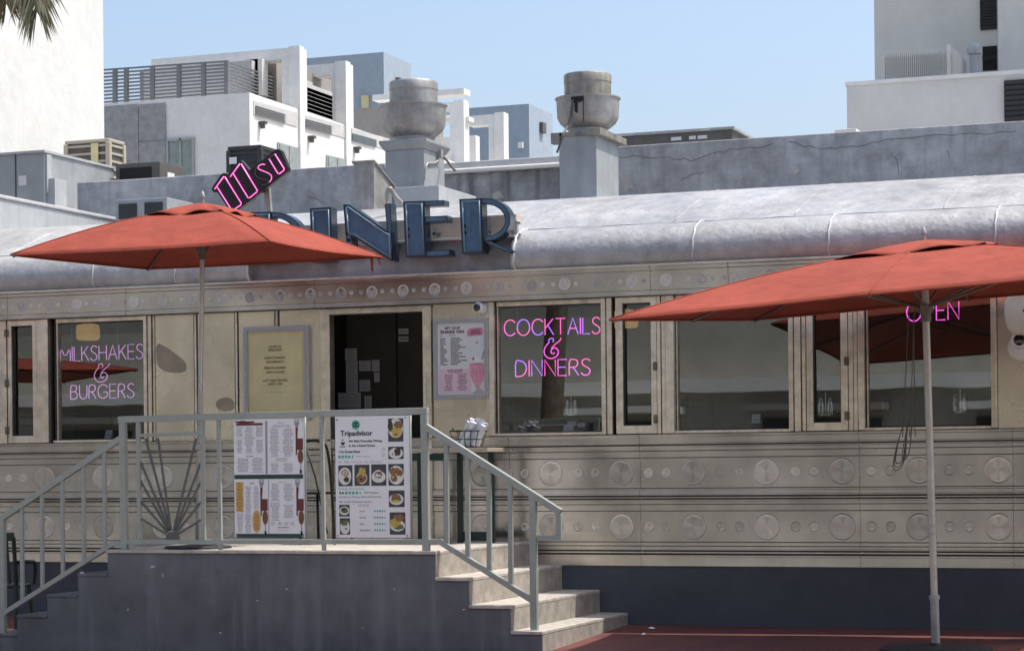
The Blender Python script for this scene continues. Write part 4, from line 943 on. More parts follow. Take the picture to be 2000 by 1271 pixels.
m=MB(); m.lathe(c+Vector((.0,-.062,0)),[(.058,-.004),(.04,.008),(0,.014)],20,'Y'); m.build('lens','cam_black',t,smooth=True)
c=P(2003,612,-.06); t=thing('wall_light',c,'cream rounded wall light at the right edge above a security camera','light')
m=MB(); n=24
prof_=[( .17*(abs(math.cos(2*math.pi*k/n))**.7)*(1 if math.cos(2*math.pi*k/n)>0 else -1), .19*(abs(math.sin(2*math.pi*k/n))**.75)*(1 if math.sin(2*math.pi*k/n)>0 else -1)) for k in range(n)]
m.prism([c+Vector((x*(1+.18*z),-.07,z)) for x,z in prof_],(0,.12,0)); m.build('housing','lamp_cream',t,bevel=.02)
m=MB(); m.box(c.x-.11,c.x+.16,-.16,-.02,c.z+.155,c.z+.185); m.build('hood','lamp_cream',t,bevel=.012)
m=MB(); m.lathe(c+Vector((-.0,-.072,.02)),[(.012,0),(.012,.004),(0,.005)],10,'Y'); m.build('sensor','cam_black',t)
# service table with cutlery basket
ta=P(800,880,-.55); tb=P(972,880,-.55); tt=thing('service_table',((ta.x+tb.x)/2,-.7,ZPL),'narrow wooden topped service table on dark green legs beside the diner door','table')
m=MB(); m.box(ta.x,tb.x,-.80,-.35,ta.z-.02,ta.z+.018); m.build('table_top','table_top',tt,bevel=.004)
for px in (806,884,946):
    lx=X(px,950,-.6)
    for yy in ((-.74,-.42) if px!=946 else (-.42,)):
        m=MB(); m.box(lx-.024,lx+.024,yy-.02,yy+.02,ZPL,ta.z-.0205); m.build('leg','green_frame',tt,bevel=.003)
m=MB(); m.box(X(806,950,-.6)+.03,X(884,950,-.6)-.03,-.755,-.735,ta.z-.09,ta.z-.03); m.box(X(884,950,-.6)+.025,X(946,950,-.6)-.025,-.435,-.405,ZPL+.02,ZPL+.10); m.each('apron','green_frame',tt)
bc=P(915,872,-.62); bz=ta.z+.019; bk=thing('basket',(bc.x,-.62,bz),'black wire basket holding rolled napkins on the service table','basket')
w0,w1,d0,hh=.095,.135,.075,.15
m=MB()
for z,f in ((0.006,0),(.075,.5),(hh,1)):
    w=w0+(w1-w0)*f; d=d0+.03*f; q=[(bc.x-w,-.62-d,bz+z),(bc.x+w,-.62-d,bz+z),(bc.x+w,-.62+d,bz+z),(bc.x-w,-.62+d,bz+z)]; m.tube(q+[q[0]],.0055 if f==1 else .004,6)
for k in range(5):
    f=-1+.5*k
    for s_ in (-1,1): m.tube([(bc.x+f*w0,-.62+s_*d0,bz+.006),(bc.x+f*w1,-.62+s_*(d0+.03),bz+hh)],.004,6)
m.tube([(bc.x-w1,-.62,bz+hh),(bc.x-w1-.02,-.62,bz+hh+.03)],.005,6)
m.build('wire_frame','iron_black',bk,smooth=True)
for k in range(14):
    a0=Vector((bc.x-.085+.028*(k%7)+rnd.uniform(-.008,.008),-.62-.05+.07*(k//7)+rnd.uniform(-.02,.02),bz+.02)); d=Vector((.42+rnd.uniform(-.22,.25),rnd.uniform(-.15,.1),.9)).normalized()
    L_=.21+rnd.uniform(-.02,.03); m=MB(); m.tube([a0,a0+d*L_*.3,a0+d*L_*.7,a0+d*L_],.022,9,True,.017+rnd.uniform(0,.006)); sd=d.cross(Vector((0,0,1))).normalized()
    m.tube([a0+d*L_*.72,a0+d*(L_+.02)],.0195,9,True,.025); m.tube([a0+d*L_*.42,a0+d*L_*.52],.0225,9)
    o=m.build('napkin_roll','linen',None,smooth=True,auto=50); tag(o,'white rolled napkin leaning in the black wire basket','napkin','rolled napkins in the basket')
# chairs
def resin_chair(loc,rz,label):
    t=thing('patio_chair',loc,label,'chair','dark green patio chairs'); ORI[t.name]=Vector((0,0,0)); t.rotation_euler.z=rz
    m=MB(); m.box(-.22,.22,-.22,.22,.42,.45); m.build('seat','resin_green',t,bevel=.015)
    for sx in (-1,1):
        m=MB(); m.tube([(sx*.20,-.20,.44),(sx*.23,-.24,0)],.022,8); m.build('leg','resin_green',t,smooth=True,auto=60)
        m=MB(); m.tube([(sx*.20,.20,.46),(sx*.23,.27,0)],.022,8); m.build('leg','resin_green',t,smooth=True,auto=60)
        m=MB(); m.tube(smooth_pts([Vector(p) for p in ((sx*.22,.22,.66),(sx*.27,.0,.66),(sx*.27,-.2,.65),(sx*.24,-.23,.44))],2),.018,8); m.build('armrest','resin_green',t,smooth=True,auto=60)
    m=MB(); m.box(-.22,.22,.27,.30,.86,.94); m.tube([(-.21,.20,.45),(-.215,.285,.9)],.02,8); m.tube([(.21,.20,.45),(.215,.285,.9)],.02,8)
    for k in range(6): x=-.15+.06*k; m.bar((x,.205,.46),(x,.282,.87),.026,.012)
    m.build('backrest','resin_green',t,bevel=.006); return t
b_=P(6,1236,-1.35); resin_chair((b_.x-.08,-1.25,gz(b_.x,-1.25)+.06),math.radians(195),'dark green slatted patio chair behind the foot of the left stair railing')
b_=P(2040,1236,-.9); resin_chair((b_.x+.24,-.95,gz(b_.x,-.95)),math.radians(120),'dark green patio chair just entering the right edge by the steel wall')
b_=P(618,1056,-1.0); t=thing('bistro_chair',(b_.x,-1.0,ZPL),'black arched metal chair on the landing between the two railing banners','chair')
m=MB()
arch=smooth_pts([Vector(p) for p in ((-.17,.02,.0),(-.16,.0,.45),(-.15,-.05,.85),(-.10,-.06,.93),(.10,-.06,.93),(.15,-.05,.85),(.16,.0,.45),(.17,.02,0))],2)
m.tube([Vector((b_.x,-1.0,ZPL))+p for p in arch],.014,8); m.build('back_frame','iron_black',t,smooth=True)
m=MB(); m.lathe((b_.x,-.80,ZPL+.45),[(.19,0),(.19,.02),(.0,.022)],24); m.build('seat','iron_black',t)
for sx in (-1,1): m=MB(); m.tube([(b_.x+sx*.14,-.68,ZPL+.45),(b_.x+sx*.17,-.60,ZPL)],.013,8); m.build('leg','iron_black',t,smooth=True)
m=MB(); m.tube([(b_.x-.08,-1.06,ZPL+.92),(b_.x+.01,-1.03,ZPL+.6),(b_.x+.12,-1.02,ZPL+.1)],.008,6); m.build('brace','iron_black',t,smooth=True)
# litter
for i,(px,py,lab) in enumerate(((1272,1238,'crumpled white paper scrap on the red paving near the wall'),(1258,1252,'smaller white scrap on the red paving below the crumpled one'))):
    b_=P(px,py,-.4-.5*i); z=gz(b_.x,b_.y); m=MB(); m.add([(b_.x+math.cos(k*1.05)*(.05-.02*i)*rnd.uniform(.5,1),b_.y+math.sin(k*1.05)*.05*rnd.uniform(.4,1),z+.004+.012*rnd.random()) for k in range(6)]+[(b_.x,b_.y,z+.025)],[(k,(k+1)%6,6) for k in range(6)]); tag(m.build('paper_scrap','litter'),lab,'litter')
# ================================================================== ROOFTOP
zroof=zt_+.03
def fan_unit(name,fl,fr,rr,pyb,ptop,Yf,cx,rimy,capy,label,dirty,rimr=60,cylr=43.3,cyltop=42):
    x0,x1=X(fl,300,Yf),X(fr,300,Yf); y1=PX(rr,300,x1).y; zc=Z(fr,capy,Yf); t=thing(name,((x0+x1)/2,(Yf+y1)/2,zroof-.1),label,'exhaust fan','rooftop exhaust fans')
    m=MB(); m.box(x0,x1,Yf,y1,zroof-.3,zc); m.build('duct','unit_grey',t,bevel=.006)
    o=.05; m=MB()
    if not dirty:
        q0=[(x0-.01,Yf-.01),(x1+.01,Yf-.01),(x1+.01,y1+.01),(x0-.01,y1+.01)]; q1=[(x0-o,Yf-o),(x1+o,Yf-o),(x1+o,y1+o),(x0-o,y1+o)]
        vs=[(*p,zc-.0) for p in q0]+[(*p,zc+.07) for p in q1]+[(*p,zc+.10) for p in q1]; fs=[(3,2,1,0),(8,9,10,11)]
        for k in range(4): fs+= [(k,(k+1)%4,(k+1)%4+4,k+4),(k+4,(k+1)%4+4,(k+1)%4+8,k+8)]
        m.add(vs,fs); zc+=.10
    else:
        m.box(x0-.0,x1+.0,Yf,y1,zc,zc+.05); m.box(x1-.08,x1+.06,Yf-.05,y1+.10,zc+.0,zc+.07); m.box(x0-.09,x0+.03,Yf-.0,Yf+.1,zc-.06,zc+.05); zc+=.05
    m.build('cap','unit_grey' if not dirty else 'galv_dirty',t,bevel=.004)
    cyy=(Yf+y1)/2; C0=P(cx,rimy,cyy); s=(P(cx+1,rimy,cyy)-C0).length
    hz=C0.z-zc; b=MB(); b.lathe((C0.x,cyy,zc),[(37*s,0),(37*s,hz-58*s),(44*s,hz-53*s),(52*s,hz-46*s),(57*s,hz-36*s),(58.5*s,hz-4*s),(61*s,hz-2*s),(61*s,hz),(56*s,hz-1*s)],48); b.build('bowl','galv',t,smooth=True,auto=35)
    b=MB(); b.lathe((C0.x,cyy,C0.z),[(cylr*s,-12*s),(cylr*s,cyltop*.62*s),(cylr*1.02*s,cyltop*.64*s),(cylr*1.02*s,cyltop*.94*s),(cylr*.98*s,cyltop*s),(cylr*.85*s,cyltop*1.03*s),(0,cyltop*1.04*s)],48); b.build('motor_cover','galv_dirty' if dirty else 'galv',t,smooth=True,auto=35)
    return t,C0,s,x1,y1,cyy
t,C0,s,x1,y1,cyy=fan_unit('exhaust_fan',752,828,868,400,0,2.4,808,207,290,'clean galvanised mushroom exhaust fan on the left grey roof duct',False)
m=MB(); q=[PX(830,352,x1+.01),PX(832,318,x1+.012),PX(845,320,x1+.012),PX(855,316,x1+.012),PX(857,302,x1+.012)]; m.tube(smooth_pts(q,2),.012,8); m.box(x1+.001,x1+.05,q[-1].y-.03,q[-1].y+.03,q[-1].z-.03,q[-1].z+.05); m.build('conduit','galv',t,smooth=True,auto=60)
m=MB(); m.tube([PX(868,308,x1+.05),PX(868,308,x1+.05)+Vector((.16,-.1,-.16))],.014,8); m.build('strut','ac_brown',t)
t,C0,s,x1,y1,cyy=fan_unit('exhaust_fan',1092,1165,1208,400,0,2.4,1148,193,264,'soot stained mushroom exhaust fan on the right grey roof duct',True,cyltop=44)
m=MB(); r=58.8*s
def cyl(a,z): return Vector((C0.x+(r+.003)*math.sin(a),cyy-(r+.003)*math.cos(a),C0.z+z*s))
def drip(a0,a1,zt0,zb0,n=6): m.add([cyl(a0+(a1-a0)*i/n,zt0) for i in range(n+1)]+[cyl(a0+(a1-a0)*i/n,zb0+2*math.sin(i*2.)) for i in range(n+1)],[(i,i+1+n,i+2+n,i+1) for i in range(n)])
drip(-.22,.20,-5,-15,8); drip(-.10,.0,-13,-34,3); drip(.17,.195,-13,-52,2); drip(-.20,-.175,-13,-30,2); m.each('soot_stain','soot',t)
m=MB(); m.tube(smooth_pts([cyl(-.16,-10),cyl(-.22,-34),cyl(-.35,-52)+Vector((.01,.0,0)),P(1101,262,2.2),P(1088,298,2.3)],2),.012,7); m.build('drain_hose','ac_brown',t,smooth=True)
# vent hood and curb
def pbox(name,fl,fr,rr,pyt,pzb,Yf,mt,label,cat,bev=.006,inset_=None):
    x0,x1=X(fl,pyt,Yf),X(fr,pyt,Yf); y1=PX(rr,pyt,x1).y; zt=Z((fl+fr)/2,pyt,Yf); t=thing(name,((x0+x1)/2,(Yf+y1)/2,pzb),label,cat)
    m=MB(); m.box(x0,x1,Yf,y1,pzb,zt); m.build('casing',mt,t,bevel=bev); return t,x0,x1,Yf,y1,zt
A=P(692,319,1.7); B_=P(730,318,1.7); yb=2.15; t=thing('vent_hood',((A.x+B_.x)/2,1.9,zroof-.1),'slant-topped sheet metal vent hood standing behind the DINER letters','vent')
m=MB(); m.use('galv'); zt0=A.z; zl=zt0-.18
m.add([(A.x,1.7,zroof-.2),(B_.x,1.7,zroof-.2),(B_.x,yb,zroof-.2),(A.x,yb,zroof-.2),(A.x,1.7,zt0),(B_.x,1.7,zt0),(B_.x,yb,zl),(A.x,yb,zl)],[(0,3,2,1),(4,5,6,7),(0,1,5,4),(1,2,6,5),(2,3,7,6),(3,0,4,7)]); m.build('casing',None,t,bevel=.004)
m=MB(); m.bar((A.x-.01,1.69,zt0+.012),(A.x-.01,yb+.12,zl-.05),.012,.02); m.add([(A.x-.02,1.68,zt0+.006),(B_.x+.02,1.68,zt0+.006),(B_.x+.02,yb+.15,zl-.055),(A.x-.02,yb+.15,zl-.055),(A.x-.02,1.68,zt0+.02),(B_.x+.02,1.68,zt0+.02),(B_.x+.02,yb+.15,zl-.04),(A.x-.02,yb+.15,zl-.04)],[(0,3,2,1),(4,5,6,7),(0,1,5,4),(1,2,6,5),(2,3,7,6),(3,0,4,7)]); m.build('lid','galv',t)
t,*_=pbox('roof_curb',770,857,930,364,zroof-.1,1.75,'pale_bluegrey','low pale roof curb box behind the letters E and R','roof box')
m=MB(); m.tube(smooth_pts([P(757,400,.95),P(757,372,.95),P(762,366,.95),P(772,384,1.0),P(790,402,1.1)],2),.022,8); tag(m.build('conduit_elbow','galv',None,smooth=True),'bent metal conduit rising above the letter N','pipe')
t,*_=pbox('air_unit',225,326,378,388,zroof-.05,2.9,'unit_grey','low grey rooftop unit just behind the left umbrella top','air unit')
m=MB(); m.use('ac_dark'); [m.box(_[0]+.05+i*(_[1]-_[0])*.5,_[0]+(i*.5+.42)*(_[1]-_[0]),2.888,2.898,_[4]-.22,_[4]-.05) for i in (0,1)]; m.each('panel',None,t)
# parapet walls of the block behind
t=thing('parapet_wall',(-1,4.2,3.5),'weathered grey parapet wall with cracks running behind the diner roof','wall')
xs_=[X(150,352,4),X(752,322,4),X(1092,304,4),9.0]; zs3=[Z(225,352,4),Z(980,315,4),Z(1210,286,4)]
for i,(mt) in enumerate(('parapet','parapet_dark','parapet')):
    m=MB(); m.box(xs_[i]+.001,xs_[i+1]-.001,4.0+.0*i,4.35,3.2,zs3[i]); m.build('wall',mt,t,bevel=.01)
m=MB(); x0,x1=xs_[1],xs_[2]; m.tube([(x0+.5,3.95,zs3[1]-.085),(x1+.1,3.95,zs3[1]-.085)],.028,10); m.build('pipe','cam_white',t,smooth=True,auto=60)
m=MB(); m.box(xs_[1],xs_[2],3.99,4.36,zs3[1]-.05,zs3[1]+.02); m.build('coping','roof_coat',t,bevel=.01)
def crackline(pts,w=.008):
    m=MB(); 
    q=[]
    for i in range(len(pts)-1):
        a=Vector((*pts[i],0)); b=Vector((*pts[i+1],0)); n=7
        for k in range(n): c=a.lerp(b,k/n); q.append((c.x,c.y+rnd.uniform(-3,3)))
    m.tube([P(x,y,3.998) for x,y in q],w*.2,4); return m
for pts in (((875,342),(980,338),(1060,330),(1092,328)),((1210,305),(1300,308),(1350,312),(1440,290),(1520,282)),((1540,276),(1600,292),(1660,286),(1760,270),(1900,262),(2000,256)),((1330,352),(1352,342),(1380,335)),((1740,300),(1752,310),(1756,345)),((1850,292),(1855,310)),((600,385),(625,392),(640,402))):
    crackline(pts,.010).build('crack','crack',t)
m=MB()
for pts in (((1218,340),(1228,345),(1224,352),(1234,356),(1240,372),(1228,368),(1222,378),(1216,362)),((1545,332),(1562,328),(1560,336),(1549,341)),((960,380),(975,372),(985,386),(965,390)),((1353,344),(1366,342),(1358,348)),((940,352),(948,350),(950,362),(942,364))):
    m.add([P(x,y,3.994) for x,y in pts][::-1],[tuple(range(len(pts)))])
m.each('peeled_patch','patch_pale',t)
# depth wall at far left and small white block
zt2=P(0,380,1.4).z; xw=P(0,380,1.4).x; ye=PX(250,440,xw).y; t=thing('side_parapet',(xw-.12,2.6,zroof-.3),'pale painted side parapet at the left end of the diner roof','wall')
m=MB(); m.box(xw-.25,xw,.6,min(ye,3.9),zroof-.4,zt2-.04); m.build('wall','pale_bluegrey',t,bevel=.012); m=MB(); m.box(xw-.28,xw+.02,.58,min(ye,3.92),zt2-.04,zt2); m.build('coping','roof_coat',t,bevel=.01)
# big grey unit
t,x0,x1,yf,y1,zt3=pbox('air_handler',-60,86,222,303,zroof,4.8,'unit_grey','large blue-grey air handler cabinet at the left below the white building','air unit')
m=MB(); m.use('pale_bluegrey'); A=P(86,310,4.8)
m.box(x0,x1+.02,yf-.02,y1+.02,zt3+.0,zt3+.03); m.build('lid',None,t)
m=MB(); m.use('pale_bluegrey'); w_=PX(100,330,x1+.02).y; m.box(x1+.002,x1+.03,yf+.02,w_,zt3-.5,zt3-.02); w2=PX(118,340,x1+.03).y; m.box(x1+.002,x1+.12,yf+.05,w2,zroof,zt3-.32); m.use('groove'); m.box(X(28,330,4.78),X(30,330,4.78),yf-.006,yf-.001,zroof,zt3); m.each('duct_cover',None,t)
m=MB(); m.use('galv'); yA=PX(183,360,x1).y; yB=PX(212,366,x1).y; frame=[Vector((x1+.012,yA,zt3-.30)),Vector((x1+.012,yB,zt3-.30)),Vector((x1+.012,yB,zroof+.02)),Vector((x1+.012,yA,zroof+.02))]; m.tube(frame+[frame[0]],.010,6); m.build('access_panel',None,t)
m=MB(); m.use('paper'); m.box(X(35,350,4.78),X(50,350,4.78),yf-.005,yf-.001,Z(42,362,4.78),Z(42,343,4.78)); m.each('label_plate',None,t)
def condenser(fl,fr,rr,pyt,Yf,h,mt,label,nsl,dark):
    x0,x1=X(fl,pyt,Yf),X(fr,pyt,Yf); y1=PX(rr,pyt,x1).y; zt=Z((fl+fr)/2,pyt,Yf); t=thing('condenser_unit',((x0+x1)/2,(Yf+y1)/2,zt-h),label,'air conditioner','rooftop condensers')
    m=MB(); m.box(x0,x1,Yf,y1,zt-h,zt-.02); m.build('casing',dark,t,bevel=.01)
    m=MB(); m.box(x0-.02,x1+.02,Yf-.02,y1+.02,zt-.05,zt); 
    for (xx,yy) in ((x0,Yf),(x1,Yf),(x1,y1)): m.box(xx-.035,xx+.035,yy-.035,yy+.035,zt-h,zt-.05)
    m.build('frame',mt,t,bevel=.012)
    m=MB()
    for k in range(nsl):
        z=zt-.09-(h-.12)*k/nsl; m.box(x0+.03,x1-.03,Yf-.018,Yf-.002,z-.018,z+.012); m.box(x1+.002,x1+.018,Yf+.03,y1-.03,z-.018,z+.012)
    m.build('grille',mt,t); return t,x0,x1,Yf,y1,zt
t,x0,x1,yf,y1,zt4=condenser(130,212,240,273,8.0,1.0,'ac_beige','beige louvred condenser unit against the left white building',8,'ac_brown')
m=MB(); m.box(X(176,290,7.95),X(190,290,7.95),yf-.03,yf-.02,zt4-.33,zt4-.06); m.each('label_plate','hours_yellow',t)
t,*q=condenser(448,508,550,285,6.2,.9,'ac_dark','black condenser unit behind the 11 ST sign',8,'ac_dark')
m=MB(); m.box(X(447,313,6.15),X(461,313,6.15),q[2]-.04,q[2]-.03,Z(454,320,6.15),Z(454,307,6.15)); m.build('label_plate','paper',t)
t,x0,x1,yf,y1,z5_=pbox('package_unit',226,312,360,318,zroof,6.4,'ac_brown','dark brown rooftop unit with an open black side','air unit')
m=MB(); m.box(x0+.06,x1-.12,yf-.006,yf-.002,z5_-.7,z5_-.06); m.build('opening','dark_void',t)
m=MB(); yy=PX(325,335,x1).y; m.box(x1+.002,x1+.02,yy,yy+.18,z5_-.30,z5_-.12); m.each('label_plate','cam_white',t)
t,x0,x1,yf,y1,z6=pbox('package_unit',1205,1430,1468,260,zroof,6.6,'ac_brown','long dark brown rooftop unit peeking over the parapet at centre right','air unit')
m=MB(); m.box(x0-.02,x1+.03,yf-.03,y1+.03,z6,z6+.03); m.build('lid','parapet',t)
m=MB()
for a_,b_ in ((1345,1358),(1362,1380),(1310,1330)): m.box(X(a_,266,6.58),X(b_,266,6.58),yf-.004,yf-.001,z6-.09,z6-.05)
m.each('label_plate','paper_dim',t)
pbox('roof_block',1630,1672,1690,252,zroof,6.,'white_wall','small white block on the parapet left of the right white building','roof block')
# neighbour roof slab (hidden body of the block behind)
m=MB(); m.box(-16,9,4.4,13.5,-.5,4.2); tag(m.build('rear_building','shade_wall'),'low block whose roof carries the units behind the diner','building')
# ================================================================== BACKGROUND BUILDINGS
t=thing('white_building',(-16,7.5,0),'plain white rough stucco building filling the left edge','building')
m=MB(); xw=P(203,200,10.).x; m.box(-24,xw,3.0,10.0,4.0,24); m.build('wall','white_stucco',t)
# modern building
Y0=38.; c=P(487,181,Y0); XC=c.x; ZT2=c.z; t=thing('apartment_building',(XC-6,Y0+10,0),'modern white apartment block with roof fins, louvres and stepped portal frames','building')
Yend=PX(1003,310,XC).y; Yend=min(Yend,140)
xl=X(160,240,Y0)
m=MB(); m.use('white_wall'); m.box(xl,XC,Y0,Yend,0,ZT2-.0); m.build('wall',None,t)
m=MB(); A=P(325,345,Y0-.03); m.use('stone_panel')
m.box(xl,X(272,280,Y0),Y0-.06,Y0-.01,0,Z(240,206,Y0)); m.box(X(273,280,Y0),A.x,Y0-.05,Y0-.01,Z(300,275,Y0),Z(300,203,Y0)); m.box(X(273,280,Y0),A.x,Y0-.055,Y0-.01,0,Z(300,275,Y0)-.03)
m.build('stone_panel',None,t)
w=MB(); w.use('win_frame_grey'); wx0,wx1,wz0,wz1=X(327,300,Y0),X(381,300,Y0),Z(350,360,Y0),Z(350,271,Y0); frame_rect(w,wx0,wx1,wz0,wz1,.07,Y0-.08,Y0-.005); w.box(X(353,300,Y0),X(356,300,Y0),Y0-.08,Y0-.005,wz0,wz1); w=w.build('window',None,t)
g=MB(); g.box(wx0+.05,wx1-.05,Y0-.03,Y0-.01,wz0,wz1); g.build('pane','curtain_glass',w)
# right face features in px on plane X=XC
def rf(m,pts,d0,d1):
    q=[PX(x,y,XC) for x,y in pts]; q=[Vector((XC+d0,v.y,v.z)) for v in q]; m.prism(q,(d1-d0,0,0))
s3=.35
def zz(*p): return [(x*s3,y*s3) for x,y in p]
def z2(*p): return [(600+x*s3,y*s3) for x,y in p]
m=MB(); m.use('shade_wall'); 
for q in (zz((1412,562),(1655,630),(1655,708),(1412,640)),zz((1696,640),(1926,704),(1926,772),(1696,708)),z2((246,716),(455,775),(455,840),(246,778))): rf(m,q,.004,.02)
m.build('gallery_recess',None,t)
m=MB(); m.use('rail_dark')
for k in range(5):
    for (xa_,ya_,xb_,yb_) in ((1420,590,1585,640),(1700,665,1845,705)): rf(m,zz((xa_,ya_+11*k),(xb_,yb_+11*k),(xb_,yb_+11*k+5),(xa_,ya_+11*k+5)),.03,.06)
m.each('louvre',None,t)
m=MB(); m.use('dark_glass'); rf(m,z2((246,745),(380,782),(380,822),(246,785)),.03,.05); m.build('gallery_glass',None,t)
for q in (zz((1545,795),(1655,825),(1655,955),(1545,955)),zz((1818,865),(1920,890),(1920,960),(1818,960))):
    m=MB(); rf(m,q,.005,.05); w=m.build('window','win_frame_grey',t); cx=sum(p[0] for p in q)/4; cy=sum(p[1] for p in q)/4
    for f0,f1 in ((-.9,-.08),(.08,.9)):
        g=MB(); ya,yb_=q[0],q[1]
        def lerp(f,top):
            a_=q[0] if top else q[3]; b2=q[1] if top else q[2]; u=(f+1)/2; return (a_[0]+(b2[0]-a_[0])*u,a_[1]+(b2[1]-a_[1])*u+(2.5 if top else -1))
        rf(g,[lerp(f0,True),lerp(f1,True),lerp(f1,False),lerp(f0,False)],.052,.07); g.build('pane','curtain_glass',w)
for x,y in ((507,242),(603,270),(692,291)):
    m=MB(); q=PX(x,y,XC); m.box(XC,XC+.22,q.y-.08,q.y+.08,q.z-.02,q.z+.06); m.box(XC+.04,XC+.16,q.y-.05,q.y+.05,q.z-.14,q.z-.02); m.build('wall_lamp','ac_brown',t)
# fins (portal frames parallel to the street front)
def fin(pr,ptop,xl_,post_w,beam_h,zb,open_l):
    v=PX(pr-8,ptop,XC); yy=v.y; x1_=XC-.001; pw=X(pr-6,ptop,yy)-X(pr-6-post_w,ptop,yy); zt_=v.z; s_=(P(pr+1,ptop,yy)-P(pr,ptop,yy)).length; th=-.6
    xl2=X(xl_,ptop,yy)
    m=MB(); m.use('white_wall'); m.box(x1_-pw,x1_,yy-th,yy,zb,zt_); m.box(xl2,x1_-pw,yy-th,yy,zt_-beam_h*s_,zt_)
    m.build('portal_fin',None,t); return yy,s_
y1f,s1=fin(590,92,295,32,19,ZT2-3,0); y2f,_=fin(682,122,592,28,20,ZT2-3,0); y3f,_=fin(912,198,800,26,18,ZT2-5,0); y4f,_=fin(990,222,914,28,18,ZT2-6,0)
for f in (592,682,912,990):
    m=MB(); q=PX(f-9,300,XC).y; q2=PX(f,300,XC).y; m.box(XC-.3,XC+.07,q,q2,0,{592:PX(590,92,XC).z,682:PX(682,122,XC).z,912:PX(912,198,XC).z,990:PX(990,222,XC).z}[f]-.02); m.build('pilaster','white_wall',t)
# first fin: solid left part under the beam
m=MB(); m.box(X(295,140,y1f),X(505,140,y1f),y1f-.45,y1f-.05,ZT2-1,Z(440,128,y1f)); m.build('roof_screen_wall','shade_wall',t)
m=MB(); A=P(273,138,Y0+4); B_=P(553,120,Y0+4); m.box(A.x,X(540,150,Y0+4),Y0+4,Y0+9,ZT2-1,A.z); m.build('roof_bulkhead','taupe',t)
m=MB(); m.box(X(895,260,y4f),XC+1.6,y4f-8,y4f-7.4,Z(960,255,y4f),Z(960,245,y4f)); m.box(X(925,270,y4f),XC+.2,y4f-4,y4f-3.5,Z(960,268,y4f),Z(960,260,y4f)); m.box(XC-8,XC-.3,y3f+2,y3f+2.4,ZT2-4,Z(880,250,y3f)); m.each('pergola_beam','white_wall',t)
m=MB(); m.box(XC-9,XC-2,y3f+3,y4f-3,ZT2-6,Z(940,300,y4f)+1.5); m.build('roof_room','taupe',t)
# roof railing
m=MB(); n=10
for k in range(n):
    f=k/n; m.bar(P(203,137+70*f,Y0+1),P(443,120+62*f+6*f,Y0+1),.05,.05)
    qa=P(443,120+68*f,Y0+1); qb=Vector((qa.x,PX(555,148+46*f,qa.x).y,qa.z)); m.bar(qa,qb,.05,.05,(1,0,0))
for px,a_,b_ in ((225,137,205),(247,134,205),(298,130,202),(350,127,200),(398,123,198),(443,119,190)): m.bar(P(px,a_,Y0+1),P(px,b_,Y0+1),.13,.10)
m.build('roof_railing','rail_dark',t)
m=MB(); y2=PX(600,140,XC).y
for k in range(7): 
    zz0=Z(600,168+8*k,y2); m.box(XC-.2,XC-.1,y2+2,y2f-3,zz0-.12,zz0+.12)
m.box(XC-.6,XC-.3,y2+1.,y2f-3,Z(600,172,y2),Z(600,150,y2)); m.build('louvre_screen','rail_light',t)
m=MB(); 
for px in (492,500): q=P(px,122,Y0+3); m.box(q.x-.2,q.x+.2,Y0+3,Y0+3.4,q.z-1,q.z+.1)
m.build('roof_vent','cream_wall',t)
# blue towers
def tower(fl,fr,rr,pt,Y,label):
    x1=X(fr,pt,Y); x0=X(fl,pt,Y); y1=PX(rr,pt+18,x1).y; zt=Z(fr,pt,Y); t=thing('tower_building',((x0+x1)/2,Y,0),label,'building'); m=MB(); m.box(x0,x1,Y,min(y1,Y+30),0,zt); m.build('wall','tower_blue',t); return t,x1,zt
t,xx,zt7=tower(500,749,803,102,100.,'taller pale blue concrete tower behind the white portal frames')
m=MB(); A=P(708,188,99.9); m.box(A.x,X(720,188,99.9),99.7,99.98,Z(714,212,99.9),A.z); m.build('vent','hours_yellow',t)
m=MB(); A=P(697,220,99.9); m.box(A.x,X(736,220,99.9),99.9,99.98,0,A.z); m.build('door','unit_grey',t)
m=MB(); q=PX(776,160,xx); m.box(xx,xx+.25,q.y-.3,q.y+.3,q.z-.3,q.z+.2); m.box(xx,xx+.12,q.y-.2,q.y+.2,q.z-.6,q.z-.3); m.build('wall_lamp','ac_brown',t)
t,xx,zt8=tower(915,1033,1079,203,120.,'lower pale blue tower between the two exhaust fans')
m=MB(); q=PX(1057,249,xx); m.box(xx,xx+.25,q.y-.35,q.y+.35,q.z-.4,q.z+.3); m.build('wall_lamp','ac_brown',t)
m=MB(); q=P(1018,284,119.8); m.box(q.x-.18,q.x+.15,119.6,119.9,q.z-.2,q.z+.2); m.build('vent','cam_white',t)
